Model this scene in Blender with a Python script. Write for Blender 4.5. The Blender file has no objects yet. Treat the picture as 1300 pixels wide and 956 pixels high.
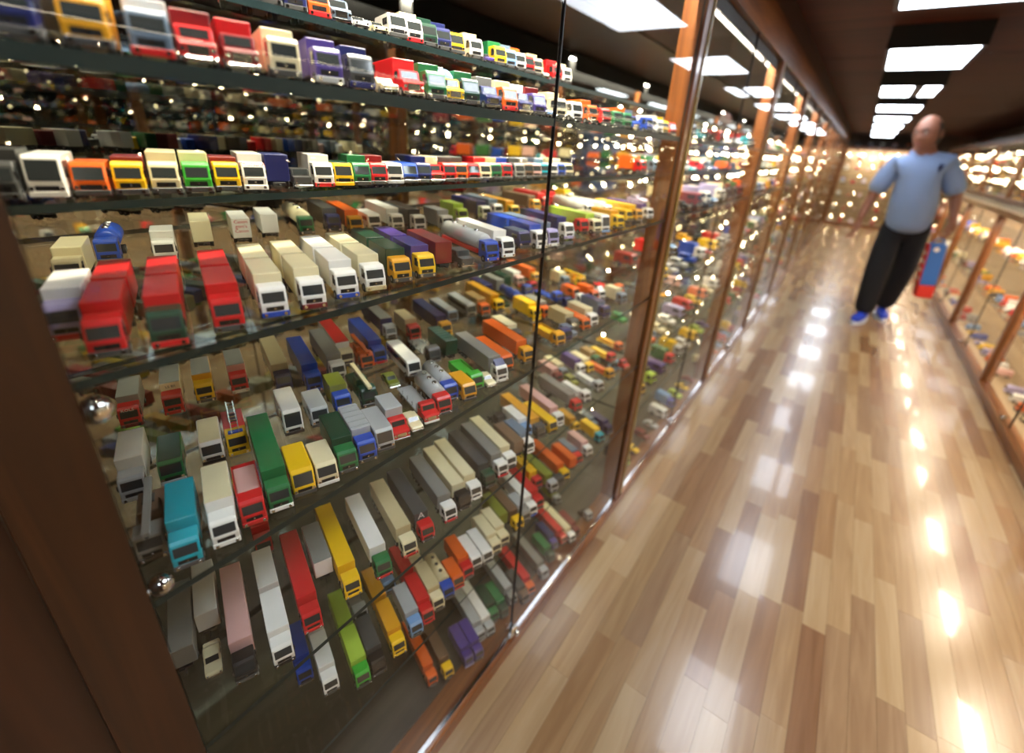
import bpy, bmesh, math, random
from mathutils import Vector, Matrix
rnd = random.Random(7)
scene = bpy.context.scene
COL = scene.collection

# ------------------------------------------------------------------ camera
CAM = (0.0, 0.0, 1.319)
RM = ((0.81028569, -0.27579396, 0.51708296), (0.58314067, 0.29185985, -0.75813243), (0.05817259, 0.91583597, 0.39731654))
FPX = 583.2
cam_data = bpy.data.cameras.new('camera')
cam = bpy.data.objects.new('camera', cam_data); COL.objects.link(cam)
M3 = Matrix(RM); q = M3.to_quaternion(); q.normalize()
cam.matrix_world = Matrix.Translation(CAM) @ q.to_matrix().to_4x4()
cam_data.sensor_fit = 'HORIZONTAL'; cam_data.sensor_width = 36.0
cam_data.lens = FPX * 36.0 / 1300.0
cam_data.shift_y = -45.0 / 1300.0
cam_data.clip_start = 0.02
cam_data.dof.use_dof = True
cam_data.dof.focus_distance = 0.66
cam_data.dof.aperture_fstop = 2.0
scene.camera = cam
# ------------------------------------------------------------------ world, exposure
scene.view_settings.view_transform = 'Standard'
scene.view_settings.look = 'None'
scene.view_settings.gamma = 1.0
scene.view_settings.exposure = 0.12
scene.cycles.transparent_max_bounces = 40
scene.cycles.max_bounces = 10
scene.cycles.glossy_bounces = 6
scene.cycles.diffuse_bounces = 3
scene.cycles.sample_clamp_indirect = 6.0
world = bpy.data.worlds.new('world'); scene.world = world; world.use_nodes = True
world.node_tree.nodes['Background'].inputs['Color'].default_value = (1.0, 0.93, 0.85, 1)
world.node_tree.nodes['Background'].inputs['Strength'].default_value = 0.02
# main light levels
CEIL_EMIT = 14.0          # ceiling luminaires (cool white)
CAB_WATT = 26.0          # strip lamp at the top front of each left cabinet
LOW_WATT = 25.0            # strip lamp of each low cabinet on the right
UP_WATT = 2.5             # strip lamp of each wall cabinet on the right
SPARKLE_EMIT = 260.0  # strength of the sparkle dots added for glints on the models

# ------------------------------------------------------------------ materials
def lin(c):
    return tuple(((v/255.0)/12.92 if v/255.0 <= 0.04045 else ((v/255.0+0.055)/1.055)**2.4) for v in c)
def new_mat(name):
    m = bpy.data.materials.new(name); m.use_nodes = True
    nt = m.node_tree
    return m, nt, nt.nodes['Principled BSDF']
def plain(name, c, rough=0.4, metal=0.0, coat=0.0, vary=0.06):
    m, nt, b = new_mat(name)
    l = lin(c)
    tc = nt.nodes.new('ShaderNodeTexCoord'); nz = nt.nodes.new('ShaderNodeTexNoise')
    nz.inputs['Scale'].default_value = 60.0; nz.inputs['Detail'].default_value = 3.0
    mx = nt.nodes.new('ShaderNodeMix'); mx.data_type = 'RGBA'
    mx.inputs[6].default_value = (*[v*(1-vary) for v in l], 1); mx.inputs[7].default_value = (*[min(1, v*(1+vary)) for v in l], 1)
    nt.links.new(tc.outputs['Object'], nz.inputs['Vector'])
    nt.links.new(nz.outputs['Fac'], mx.inputs[0]); nt.links.new(mx.outputs[2], b.inputs['Base Color'])
    b.inputs['Roughness'].default_value = rough; b.inputs['Metallic'].default_value = metal
    b.inputs['Coat Weight'].default_value = coat
    return m
def wood(name, c1, c2, rough=0.35, axis=1, scale=30.0, coat=0.0, spec=0.5):
    m, nt, b = new_mat(name)
    tc = nt.nodes.new('ShaderNodeTexCoord'); mp = nt.nodes.new('ShaderNodeMapping')
    s = [1.0, 1.0, 1.0]; s[axis] = 0.06
    mp.inputs['Scale'].default_value = s
    oi = nt.nodes.new('ShaderNodeObjectInfo'); ad = nt.nodes.new('ShaderNodeVectorMath'); ad.operation = 'ADD'
    geo = nt.nodes.new('ShaderNodeNewGeometry')
    nt.links.new(geo.outputs['Position'], ad.inputs[0]); nt.links.new(oi.outputs['Random'], ad.inputs[1])
    nt.links.new(ad.outputs[0], mp.inputs['Vector'])
    nz = nt.nodes.new('ShaderNodeTexNoise'); nz.inputs['Scale'].default_value = scale; nz.inputs['Detail'].default_value = 6.0
    nz.inputs['Distortion'].default_value = 1.2
    nt.links.new(mp.outputs[0], nz.inputs['Vector'])
    cr = nt.nodes.new('ShaderNodeValToRGB')
    cr.color_ramp.elements[0].position = 0.3; cr.color_ramp.elements[1].position = 0.72
    cr.color_ramp.elements[0].color = (*lin(c1), 1); cr.color_ramp.elements[1].color = (*lin(c2), 1)
    nt.links.new(nz.outputs['Fac'], cr.inputs[0]); nt.links.new(cr.outputs[0], b.inputs['Base Color'])
    bp = nt.nodes.new('ShaderNodeBump'); bp.inputs['Strength'].default_value = 0.03; bp.inputs['Distance'].default_value = 0.002
    nt.links.new(nz.outputs['Fac'], bp.inputs['Height']); nt.links.new(bp.outputs[0], b.inputs['Normal'])
    b.inputs['Roughness'].default_value = rough; b.inputs['Coat Weight'].default_value = coat
    b.inputs['Specular IOR Level'].default_value = spec
    return m
def glow(name, c, strength):
    m, nt, b = new_mat(name)
    b.inputs['Base Color'].default_value = (0.9, 0.9, 0.9, 1)
    b.inputs['Emission Color'].default_value = (*lin(c), 1); b.inputs['Emission Strength'].default_value = strength
    return m
def clear_glass(name, tint, ior=1.45, rough=0.0, smear=0.0):
    m = bpy.data.materials.new(name); m.use_nodes = True; nt = m.node_tree; nt.nodes.clear()
    out = nt.nodes.new('ShaderNodeOutputMaterial'); mix = nt.nodes.new('ShaderNodeMixShader')
    tr = nt.nodes.new('ShaderNodeBsdfTransparent'); gl = nt.nodes.new('ShaderNodeBsdfGlossy'); fr = nt.nodes.new('ShaderNodeFresnel')
    tr.inputs['Color'].default_value = (*tint, 1); gl.inputs['Roughness'].default_value = rough
    fr.inputs['IOR'].default_value = ior
    geo = nt.nodes.new('ShaderNodeNewGeometry'); inv = nt.nodes.new('ShaderNodeMath'); inv.operation = 'SUBTRACT'; inv.inputs[0].default_value = 1.0
    mul = nt.nodes.new('ShaderNodeMath'); mul.operation = 'MULTIPLY'     # light leaves the plate without inner total reflection: no refraction is traced
    nt.links.new(geo.outputs['Backfacing'], inv.inputs[1]); nt.links.new(inv.outputs[0], mul.inputs[0]); nt.links.new(fr.outputs[0], mul.inputs[1])
    nt.links.new(mul.outputs[0], mix.inputs[0]); nt.links.new(tr.outputs[0], mix.inputs[1]); nt.links.new(gl.outputs[0], mix.inputs[2])
    nt.links.new(mix.outputs[0], out.inputs['Surface'])
    return m

PAL = dict(red=(206,28,32), darkred=(120,24,28), maroon=(110,22,34), orange=(226,98,24), yellow=(246,196,20), gold=(226,160,30), lime=(176,206,72),
    green=(30,112,62), brightgreen=(60,170,50), darkgreen=(22,64,46), olive=(128,136,44), teal=(24,160,176), blue=(30,74,176), navy=(28,36,96),
    lightblue=(120,160,205), purple=(74,56,130), lilac=(170,160,200), white=(240,236,226), cream=(232,218,174), beige=(206,188,142), brown=(110,84,62),
    tan=(176,140,84), silver=(176,178,176), grey=(138,136,128), darkgrey=(72,72,70), black=(24,24,26), pink=(230,180,170), bluegrey=(104,122,140))
PM = {}
def paint(n):
    if n not in PM: PM[n] = plain('paint_'+n, PAL[n], 0.34, 0.0, 0.15)
    return PM[n]
M = {}
M['chrome'] = plain('chrome', (220,220,220), 0.12, 1.0)
M['tyre'] = plain('tyre_rubber', (22,22,22), 0.7)
M['window'] = plain('tinted_window', (52,56,56), 0.10, 0.0, 0.6)
M['blackplastic'] = plain('black_plastic', (18,18,19), 0.5)
M['hub'] = plain('wheel_hub', (150,150,150), 0.4, 0.6)
M['oak'] = wood('oak_frame', (84,42,13), (132,78,30), 0.32, 2, 40, 0.2)
M['oak_dark_dimmed'] = wood('dark_oak_dimmed', (44,22,8), (70,38,16), 0.4, 2, 40)  # dark stain, with the near post's dimness also put into the colour
M['oak_y'] = wood('oak_rail', (92,48,15), (142,86,34), 0.32, 1, 40, 0.2)
M['brass'] = wood('olive_brass_strip', (116,92,36), (158,130,62), 0.25, 2, 30, 0.4)
M['darkwood'] = wood('dark_wood', (42,22,12), (66,36,20), 0.4, 2, 22)
M['ceil'] = wood('ceiling_wood', (44,14,6), (72,28,12), 0.7, 0, 10, 0.0, 0.2)
M['mirror'] = new_mat('mirror_back')[0]
b = M['mirror'].node_tree.nodes['Principled BSDF']; b.inputs['Base Color'].default_value = (0.38,0.39,0.37,1); b.inputs['Metallic'].default_value = 1; b.inputs['Roughness'].default_value = 0.015
M['pane'] = clear_glass('clear_pane', (0.985,0.995,0.99), 1.42)
M['shelf'] = clear_glass('shelf_glass', (0.97,0.985,0.975), 1.40)
M['edge'] = plain('green_glass_edge', (8,34,34), 0.3)
M['baseboard'] = wood('cabinet_floor', (58,54,46), (80,74,64), 0.4, 1, 20)
M['lamp'] = glow('lamp_diffuser', (236,244,255), CEIL_EMIT)
M['added_sparkle'] = glow('warm_sparkle_glow', (255,226,176), SPARKLE_EMIT)  # glow for added dots that stand for highlights, not for real lamps
M['strip'] = glow('warm_strip', (255,226,180), 18.0)

# ------------------------------------------------------------------ helpers
def link(name, me, mat=None, parent=None, loc=None, rot=None):
    o = bpy.data.objects.new(name, me)
    COL.objects.link(o)
    if parent is not None: o.parent = parent
    if loc is not None: o.location = loc
    if rot is not None: o.rotation_euler = rot
    if mat is not None and me is not None and hasattr(me, 'materials'):
        if len(me.materials) == 0: me.materials.append(None)
        o.material_slots[0].link = 'OBJECT'; o.material_slots[0].material = mat
    return o
def raw(name, v, f, smooth=False):
    me = bpy.data.meshes.new(name); me.from_pydata(v, [], f); me.update()
    if smooth:
        for p in me.polygons: p.use_smooth = True
    return me
def boxdata(x0,x1,y0,y1,z0,z1):
    v = [(x0,y0,z0),(x1,y0,z0),(x1,y1,z0),(x0,y1,z0),(x0,y0,z1),(x1,y0,z1),(x1,y1,z1),(x0,y1,z1)]
    f = [(3,2,1,0),(4,5,6,7),(0,1,5,4),(1,2,6,5),(2,3,7,6),(3,0,4,7)]
    return v, f
def boxes(name, bs):
    V, F = [], []
    for b_ in bs:
        v, f = boxdata(*b_); n = len(V); V += v; F += [tuple(i+n for i in q_) for q_ in f]
    return raw(name, V, F)
def slab(name, bs, mat, parent=None, **k): return link(name, boxes(name, bs), mat, parent, **k)
def bevbox(name, x0,x1,y0,y1,z0,z1, b_):
    """box with its edges chamfered by b_"""
    bm = bmesh.new()
    v, f = boxdata(x0,x1,y0,y1,z0,z1)
    vs = [bm.verts.new(p) for p in v]
    for q_ in f: bm.faces.new([vs[i] for i in q_])
    bmesh.ops.bevel(bm, geom=bm.edges[:], offset=b_, segments=1, affect='EDGES')
    me = bpy.data.meshes.new(name); bm.to_mesh(me); bm.free(); return me
def prism(name, prof, w, b_):
    """side profile (x,z) extruded to half width w, rims drawn in by b_"""
    n = len(prof); cx = sum(p[0] for p in prof)/n; cz = sum(p[1] for p in prof)/n
    def sh(p):
        dx, dz = p[0]-cx, p[1]-cz; l = math.hypot(dx, dz) or 1
        return (p[0]-dx/l*b_, p[1]-dz/l*b_)
    V = []
    for y, s in ((-w, 1), (-w+b_, 0), (w-b_, 0), (w, 1)):
        for p in prof:
            a = sh(p) if s else p
            V.append((a[0], y, a[1]))
    F = [tuple(range(n))[::-1], tuple(range(3*n, 4*n))]
    for k in range(3):
        for i in range(n):
            j = (i+1) % n
            F.append((k*n+i, k*n+j, (k+1)*n+j, (k+1)*n+i)[::1])
    bm = bmesh.new(); vs = [bm.verts.new(p) for p in V]
    for q_ in F: bm.faces.new([vs[i] for i in q_])
    bmesh.ops.recalc_face_normals(bm, faces=bm.faces[:])
    me = bpy.data.meshes.new(name); bm.to_mesh(me); bm.free(); return me
def cyl(name, r, h, n=12, axis='y', caps=True, r2=None):
    r2 = r if r2 is None else r2
    V = []
    for k, (s, rr) in enumerate(((-h/2, r), (h/2, r2))):
        for i in range(n):
            a = 2*math.pi*i/n; c, d = rr*math.cos(a), rr*math.sin(a)
            V.append({'y': (c, s, d), 'x': (s, c, d), 'z': (c, d, s)}[axis])
    F = [(i, (i+1) % n, n+(i+1) % n, n+i) for i in range(n)]
    F += [tuple(range(n)), tuple(range(n, 2*n))]
    bm = bmesh.new(); vs = [bm.verts.new(p) for p in V]
    for q_ in F: bm.faces.new([vs[i] for i in q_])
    bmesh.ops.recalc_face_normals(bm, faces=bm.faces[:])
    me = bpy.data.meshes.new(name); bm.to_mesh(me); bm.free()
    for p in me.polygons: p.use_smooth = len(p.vertices) == 4
    return me
def ball(name, r, sub=2, sc=(1,1,1)):
    bm = bmesh.new(); bmesh.ops.create_icosphere(bm, subdivisions=sub, radius=r)
    for v in bm.verts: v.co = Vector((v.co.x*sc[0], v.co.y*sc[1], v.co.z*sc[2]))
    me = bpy.data.meshes.new(name); bm.to_mesh(me); bm.free()
    for p in me.polygons: p.use_smooth = True
    return me
def struct(o): o['kind'] = 'structure'; return o
def thing(o, label, cat, group=None):
    o['label'] = label; o['category'] = cat
    if group: o['group'] = group
    return o
def empty(name, loc=(0,0,0), rz=0.0):
    o = bpy.data.objects.new(name, None); COL.objects.link(o); o.location = loc; o.rotation_euler = (0,0,rz); o.empty_display_size = 0.02
    return o
TXT = {}
def text_mesh(s, size):
    k = (s, size)
    if k not in TXT:
        cu = bpy.data.curves.new('lettering', 'FONT'); cu.body = s; cu.size = size; cu.extrude = 0.0001; cu.align_x = 'CENTER'; cu.align_y = 'CENTER'; cu.resolution_u = 2
        o = bpy.data.objects.new('lettering_source', cu); COL.objects.link(o)
        dg = bpy.context.evaluated_depsgraph_get(); dg.update()
        me = bpy.data.meshes.new_from_object(o.evaluated_get(dg)); me.name = 'lettering'
        bpy.data.objects.remove(o); TXT[k] = me
    return TXT[k]
def unproject(px, py, axis, val):
    d = Vector(((px-650)/FPX, -(py-433)/FPX, -1.0)); d = M3 @ d
    c = Vector(CAM); return c + d*((val-c[axis])/d[axis])

# ------------------------------------------------------------------ the room
XG, XR, YE, ZC = -0.443, 1.01, 13.25, 1.95
XB = -1.06                                    # mirror backs of the left cabinets
struct(slab('wall_left', [(-1.16,-1.10,-1.3,YE+0.9,0,ZC)], M['darkwood']))
struct(slab('wall_right', [(1.72,1.78,-1.3,YE+0.9,0,ZC)], M['darkwood']))
struct(slab('wall_far', [(-1.10,1.72,YE+0.84,YE+0.9,0,ZC)], M['darkwood']))
struct(slab('wall_near', [(-1.10,1.72,-1.3,-1.24,0,ZC)], M['darkwood']))
floor = struct(slab('floor', [(-1.16,1.78,-1.3,YE+0.9,-0.06,-0.004)], plain('floor_gap', (46,32,22), 0.7)))
ceiling = struct(slab('ceiling', [(-1.16,1.78,-1.3,YE+0.9,ZC+0.012,ZC+0.06)], M['blackplastic']))
for k in range(8):
    y0 = -1.24 + k*1.98 - 0.58
    link('ceiling_panel', boxes('ceiling_panel', [(-1.1,1.72,max(-1.24,y0+0.008),min(YE+0.84,y0+1.972),ZC,ZC+0.012)]), M['ceil'], ceiling)
# laminate strips: pale, tan, brown, umber; the nearest 300 are parts of the floor
TINT = [((176,152,116),(196,174,138)), ((166,138,100),(186,160,122)), ((138,104,74),(160,124,92)), ((118,84,58),(140,104,74)), ((146,120,94),(168,144,116)), ((186,164,126),(202,184,150)), ((156,122,84),(176,144,104))]
TM = [wood('laminate_strip', tuple((v*0.7+m*0.3)*0.81 for v, m in zip(a, (166,116,68))), tuple((v*0.7+m*0.3)*0.81 for v, m in zip(c, (190,142,90))), 0.25, 1, 34, 0.2, 0.6) for a, c in TINT]
cand = []
pw = 0.0625
for ci in range(24):
    x0 = XG - 0.01 + ci*pw
    x1 = min(x0+pw-0.0006, XR+0.01)
    if x1 <= x0: break
    y = -1.24 - rnd.random()*0.5
    last = -1
    while y < YE+0.1:
        L = rnd.uniform(0.34, 0.72)
        t = rnd.choices(range(7), [5,5,3,2.4,4,4,4])[0]
        if t == last: t = (t+1) % 7
        last = t
        ya, yb = max(y, -1.24), min(y+L-0.0006, YE+0.1)
        if yb > ya + 0.02: cand.append((x0, x1, ya, yb, t))
        y += L
vis = [c for c in cand if c[3] > 0.35]
vis.sort(key=lambda c: c[3])
near = vis[:290]; nearset = set(id(c) for c in near)
for (x0,x1,ya,yb,t) in near:
    link('plank', boxes('plank', [(x0,x1,ya,yb,-0.004,0.0)]), TM[t], floor)
V, F, MI = [], [], []
for c in cand:
    if id(c) in nearset: continue
    v, f = boxdata(c[0],c[1],c[2],c[3],-0.004,0.0); n = len(V); V += v; F += [tuple(i+n for i in q_) for q_ in f]; MI += [c[4]]*6
me = raw('planks_beyond', V, F)
for m_ in TM: me.materials.append(m_)
me.polygons.foreach_set('material_index', MI)
o = bpy.data.objects.new('floor_strips', me); COL.objects.link(o); o.parent = floor; o['kind'] = 'stuff'

# dark end panel beside the nearest post, at the very left of the picture
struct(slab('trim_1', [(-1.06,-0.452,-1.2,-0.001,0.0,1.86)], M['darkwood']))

# ceiling luminaires: black box, lit diffuser
def luminaire(y0, label, split=False):
    t = thing(empty('ceiling_light', (0.115, y0+0.34, ZC)), label, 'ceiling light', 'ceiling lights along the corridor')
    link('housing', boxes('housing', [(-0.19,-0.175,-0.36,0.34,-0.10,0),(0.175,0.19,-0.36,0.34,-0.10,0),(-0.175,0.175,-0.36,-0.345,-0.10,0),(-0.175,0.175,0.325,0.34,-0.10,0),(-0.175,0.175,-0.345,0.325,-0.02,0)]), M['blackplastic'], t)
    if split:
        link('diffuser', boxes('diffuser', [(-0.172,0.02,-0.342,0.322,-0.098,-0.09)]), M['lamp'], t)
        link('diffuser', boxes('diffuser', [(0.075,0.172,-0.342,0.322,-0.098,-0.09)]), M['lamp'], t)
        link('divider', boxes('divider', [(0.02,0.075,-0.342,0.322,-0.1,-0.088)]), M['blackplastic'], t)
    else:
        link('diffuser', boxes('diffuser', [(-0.172,0.172,-0.342,0.322,-0.098,-0.09)]), M['lamp'], t)
names = ['behind the viewer', 'above the viewer, out of the picture', 'nearest the viewer at the top edge of the picture', 'second from the viewer, large and complete', 'third from the viewer, divided by a dark bar', 'fourth from the viewer, above the man', 'fifth from the viewer', 'sixth from the viewer', 'seventh from the viewer', 'eighth from the viewer']
for k, y0 in enumerate((-0.98, 0.42, 1.83, 3.27, 4.72, 6.15, 7.6, 9.05, 10.5, 11.95)):
    luminaire(y0, 'white ceiling light in black box, ' + names[k], k == 4)

# ------------------------------------------------------------------ left display cabinets
SH = dict(S0=(1.445,-0.59), S1=(1.359,-0.445), S2=(1.243,-0.59), A=(1.131,-0.445), B=(0.887,-0.445), C=(0.640,-0.445), D=(0.410,-0.445), E=(0.052,-0.45))
GT = 0.008
POSTS = [0.03, 1.464, 2.779, 4.0, 5.3, 6.6, 7.9, 9.2, 10.5, 11.8, 13.1]
ORD = ['nearest', 'second', 'third', 'fourth', 'fifth', 'sixth', 'seventh', 'eighth', 'ninth', 'tenth']
def pane_mesh(x0,x1,y0,y1,z0,z1,edges):
    """a glass plate: big faces clear (slot 0), narrow rims green (slot 1)"""
    v, f = boxdata(x0,x1,y0,y1,z0,z1); me = raw('glass_plate', v, f)
    d = (x1-x0, y1-y0, z1-z0); thin = d.index(min(d))
    me.materials.append(None); me.materials.append(M['edge'])
    for p in me.polygons:
        p.material_index = 0 if abs(p.normal[thin]) > 0.5 else 1
    return me
def area_light(name, parent, loc, size, size_y, watt, color, rot):
    ld = bpy.data.lights.new(name, 'AREA'); ld.shape = 'RECTANGLE'; ld.size = size; ld.size_y = size_y; ld.energy = watt; ld.color = color
    o = bpy.data.objects.new(name, ld); COL.objects.link(o); o.parent = parent; o.location = loc; o.rotation_euler = rot
    return o
for bi in range(10):
    ya, yb = POSTS[bi], POSTS[bi+1]
    far = bi >= 4
    t = thing(empty('display_cabinet', (0,0,0)), '%s oak framed glass display cabinet of the left row' % ORD[bi] + (', filled with toy lorries' if bi == 0 else ''), 'cabinet', 'display cabinets of the left row')
    if bi == 0:
        link('front_post', boxes('front_post', [(-0.50,XG,0.0,0.0595,0.0,1.86)]), M['oak_dark_dimmed'], t)
    link('front_post', boxes('front_post', [(-0.50,XG+0.006,yb-0.03,yb+0.012,0.042,1.7395)]), M['oak'], t)
    link('edge_strip', boxes('edge_strip', [(-0.49,XG+0.010,yb+0.012,yb+0.0295,0.042,1.7395)]), M['brass'], t)
    yi0, yi1 = ya+0.03, yb-0.03
    link('bottom_rail', boxes('bottom_rail', [(-0.50,XG+0.012,yi0,yb+0.0295,0.0,0.042)]), M['oak_y'], t)
    link('top_rail', boxes('top_rail', [(-0.46,XG+0.004,yi0,yb+0.0295,1.74,1.86)]), M['oak_y'], t)
    link('cornice', boxes('cornice', [(-1.06,XG+0.004,yi0,yb+0.0295,1.86,ZC)]), M['darkwood'], t)
    link('base_panel', boxes('base_panel', [(-1.05,-0.50,yi0,yb+0.0295,0.0,0.048)]), M['baseboard'], t)
    link('top_panel', boxes('top_panel', [(-1.05,-0.50,yi0,yb+0.0295,1.84,1.86)]), M['darkwood'], t)
    link('mirror_back', boxes('mirror_back', [(XB-0.03,XB,yi0,yb+0.0295,0.0,1.86)]), M['mirror'], t)
    for key, (z, xf) in SH.items():
        if key == 'E': continue
        o = link('glass_shelf', pane_mesh(XB+0.002, xf, yi0, yb+0.0295, z-(0.012 if key == 'S1' else GT), z, True), None, t)
        o.data.materials[0] = M['shelf']
    ym = (yi0+yi1)/2 if bi else 0.739
    for k, (u0, u1, dx) in enumerate(((yi0, ym, 0.0), (ym, yi1, 0.0))):
        o = link('sliding_pane', pane_mesh(XG-0.006, XG-0.002, u0+0.001, u1-0.0012, 0.042, 1.739, True), None, t)
        o.data.materials[0] = M['pane']
    link('pane_seam', boxes('pane_seam', [(XG-0.007,XG-0.0005,ym-0.0012,ym+0.0010,0.045,1.738)]), M['blackplastic'], t)
    link('track', boxes('track', [(XG-0.002,XG+0.003,yi0,yi1,0.042,0.05)]), M['chrome'], t)
    if not far:
        lk = link('lock', bevbox('lock', XG-0.002, XG+0.010, ym-0.016, ym+0.016, 0.052, 0.078, 0.003), M['chrome'], t)
        link('lock_barrel', cyl('lock_barrel', 0.008, 0.012, 14, 'x'), M['chrome'], lk, (XG+0.014, ym+0.004, 0.065))
    link('lamp_housing', boxes('lamp_housing', [(-0.466,-0.4605,yi0+0.005,yi1-0.005,1.70,1.83),(-0.53,-0.466,yi0+0.005,yi1-0.005,1.815,1.83),(-0.535,-0.53,yi0+0.005,yi1-0.005,1.735,1.83)]), M['blackplastic'], t)
    area_light('strip_light', t, (-0.474,(yi0+yi1)/2,1.812), 0.012, yi1-yi0-0.06, CAB_WATT*(1.0 if bi == 0 else 1.8), (1.0,0.89,0.72), (0,0.0,0))
    if bi == 0:
        for (px, py, r) in ((122,520,0.0125),(205,742,0.011)):
            p = unproject(px, py, 0, -0.462)
            br = link('shelf_bracket', ball('shelf_bracket', r, 3), M['chrome'], t, p)
            link('bracket_pin', cyl('bracket_pin', 0.004, 0.03, 10, 'y'), M['chrome'], br, (0,-0.018,0))

sparkle_me = ball('added_sparkle', 0.0052, 1)  # glowing dot added to imitate a highlight on the model vehicles
for bi in range(1, 10):
    ya, yb = POSTS[bi], POSTS[bi+1]; t = bpy.data.objects['display_cabinet.%03d' % bi]
    for z in (1.432, 1.340, 1.215, 1.105, 0.86, 0.61):
        ls = link('added_sparkle_bar', boxes('added_sparkle_bar', [(-0.706,-0.700,ya+0.06,yb-0.06,z,z+0.005)]), M['blackplastic'], t)  # bar added only to carry the sparkle dots
        for k in range(6):
            link('added_sparkle', sparkle_me, M['added_sparkle'], ls, (-0.70+rnd.uniform(-0.05,0.03), ya+0.12+k*0.2+rnd.uniform(-0.08,0.06), z-0.007-(0 if z > 1.4 else rnd.uniform(0,0.014))))
# ------------------------------------------------------------------ right side: low cabinets, wall cabinets over them
RY = [-0.36,1.11,2.58,4.05,5.52,6.99,8.46,9.93,11.40,12.87]
cream_m = plain('tan_lining', (150,124,92), 0.5)
RLOW = (0.06, 0.40, 0.72); RUP = (1.10, 1.27, 1.44)
for bi in range(9):
    ya, yb = RY[bi], RY[bi+1]
    t = thing(empty('low_showcase', (0,0,0)), '%s low oak and glass showcase of the right row' % ORD[bi], 'cabinet', 'low showcases of the right row')
    link('front_post', boxes('front_post', [(XR-0.004,XR+0.05,yb-0.022,yb+0.022,0.05,1.0)]), M['oak'], t)
    link('bottom_rail', boxes('bottom_rail', [(XR-0.010,XR+0.05,ya+0.0225,yb+0.022,0.0,0.055)]), M['oak_y'], t)
    link('top_rail', boxes('top_rail', [(XR-0.004,XR+0.05,ya+0.0225,yb+0.022,1.0,1.046)]), M['oak_y'], t)
    link('ledge', boxes('ledge', [(XR+0.05,1.66,ya+0.0225,yb+0.022,1.02,1.046)]), M['darkwood'], t)
    link('base_panel', boxes('base_panel', [(XR+0.05,1.66,ya+0.0225,yb+0.022,0.0,0.052)]), cream_m, t)
    link('back_panel', boxes('back_panel', [(1.64,1.66,ya+0.0225,yb+0.022,0.052,1.02)]), cream_m, t)
    for z in RLOW[1:]:
        o = link('glass_shelf', pane_mesh(1.07,1.639,ya+0.0225,yb+0.022,z-0.006,z,True), None, t); o.data.materials[0] = M['shelf']
    ym = (ya+yb)/2
    for u0, u1 in ((ya+0.022, ym), (ym, yb-0.022)):
        o = link('sliding_pane', pane_mesh(XR+0.012,XR+0.016,u0+0.001,u1-0.001,0.055,1.0,True), None, t); o.data.materials[0] = M['pane']
    link('pane_seam', boxes('pane_seam', [(XR+0.010,XR+0.018,ym-0.0025,ym+0.0025,0.055,1.0)]), M['blackplastic'], t)
    if 1 < bi < 5:
        lk = link('lock', bevbox('lock', XR-0.004,XR+0.012,ya+0.80,ya+0.832,0.06,0.088,0.003), M['chrome'], t)
        link('lock_barrel', cyl('lock_barrel', 0.011, 0.012, 14, 'x'), M['chrome'], lk, (XR-0.008, ya+0.816, 0.075))
    link('lamp_housing', boxes('lamp_housing', [(1.06,1.12,ya+0.06,yb-0.06,0.985,1.018)]), M['blackplastic'], t)
    for f_ in (0.25, 0.75): area_light('strip_light', t, (1.09,ya+(yb-ya)*f_,0.98), 0.09, 0.34, LOW_WATT/2, (1.0,0.82,0.62), (0,-0.25,0))
    # wall cabinet above, set back on the ledge
    w = thing(empty('wall_cabinet', (0,0,0)), '%s glass fronted wall cabinet standing on the right ledge' % ORD[bi], 'cabinet', 'wall cabinets of the right row')
    link('frame', boxes('frame', [(1.26,1.30,ya+0.0225,yb+0.022,1.048,1.085),(1.26,1.30,ya+0.0225,yb+0.022,1.62,1.66),(1.26,1.30,yb-0.02,yb+0.022,1.085,1.62)]), M['oak_y'], w)
    link('top_board', boxes('top_board', [(1.26,1.66,ya+0.0225,yb+0.022,1.66,1.70)]), M['darkwood'], w)
    link('mirror_back', boxes('mirror_back', [(1.60,1.62,ya+0.0225,yb+0.022,1.05,1.66)]), M['mirror'], w)
    for z in RUP[1:]:
        o = link('glass_shelf', pane_mesh(1.31,1.599,ya+0.0225,yb+0.022,z-0.006,z,True), None, w); o.data.materials[0] = M['shelf']
    o = link('front_pane', pane_mesh(1.276,1.28,ya+0.024,yb-0.022,1.085,1.62,True), None, w); o.data.materials[0] = M['pane']
    for z in (1.20, 1.36, 1.53):
        ls = link('added_sparkle_bar', boxes('added_sparkle_bar', [(1.320,1.326,ya+0.06,yb-0.06,z+0.006,z+0.010)]), M['blackplastic'], w)  # added bar; its glowing dots stand in for highlights on the models
        for k in range(7):
            link('added_sparkle', sparkle_me, M['added_sparkle'], ls, (1.318+rnd.uniform(0,0.16), ya+0.14+k*0.19+rnd.uniform(-0.06,0.06), z+rnd.uniform(-0.03,0.035)))
    area_light('strip_light', w, (1.35,(ya+yb)/2,1.61), 0.04, 1.25, UP_WATT, (1.0,0.84,0.62), (0,0,0))
# ------------------------------------------------------------------ cabinet closing the far end
t = thing(empty('end_cabinet', (0,0,0)), 'bright oak framed glass cabinet closing the far end of the corridor', 'cabinet')
link('frame', boxes('frame', [(-0.44,-0.40,YE-0.05,YE,0,1.66),(0.96,1.0,YE-0.05,YE,0,1.66),(-0.40,0.96,YE-0.05,YE,1.60,1.66),(-0.40,0.96,YE-0.05,YE,0,0.06),(0.26,0.30,YE-0.05,YE,0.06,1.60)]), M['oak'], t)
link('back_panel', boxes('back_panel', [(-0.44,1.0,YE+0.40,YE+0.42,0,1.66)]), cream_m, t)
link('top_board', boxes('top_board', [(-0.44,1.0,YE,YE+0.42,1.62,1.66)]), M['darkwood'], t)
link('base_panel', boxes('base_panel', [(-0.44,1.0,YE,YE+0.42,0,0.06)]), cream_m, t)
EZ = (0.06,0.34,0.62,0.90,1.18,1.40)
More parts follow.
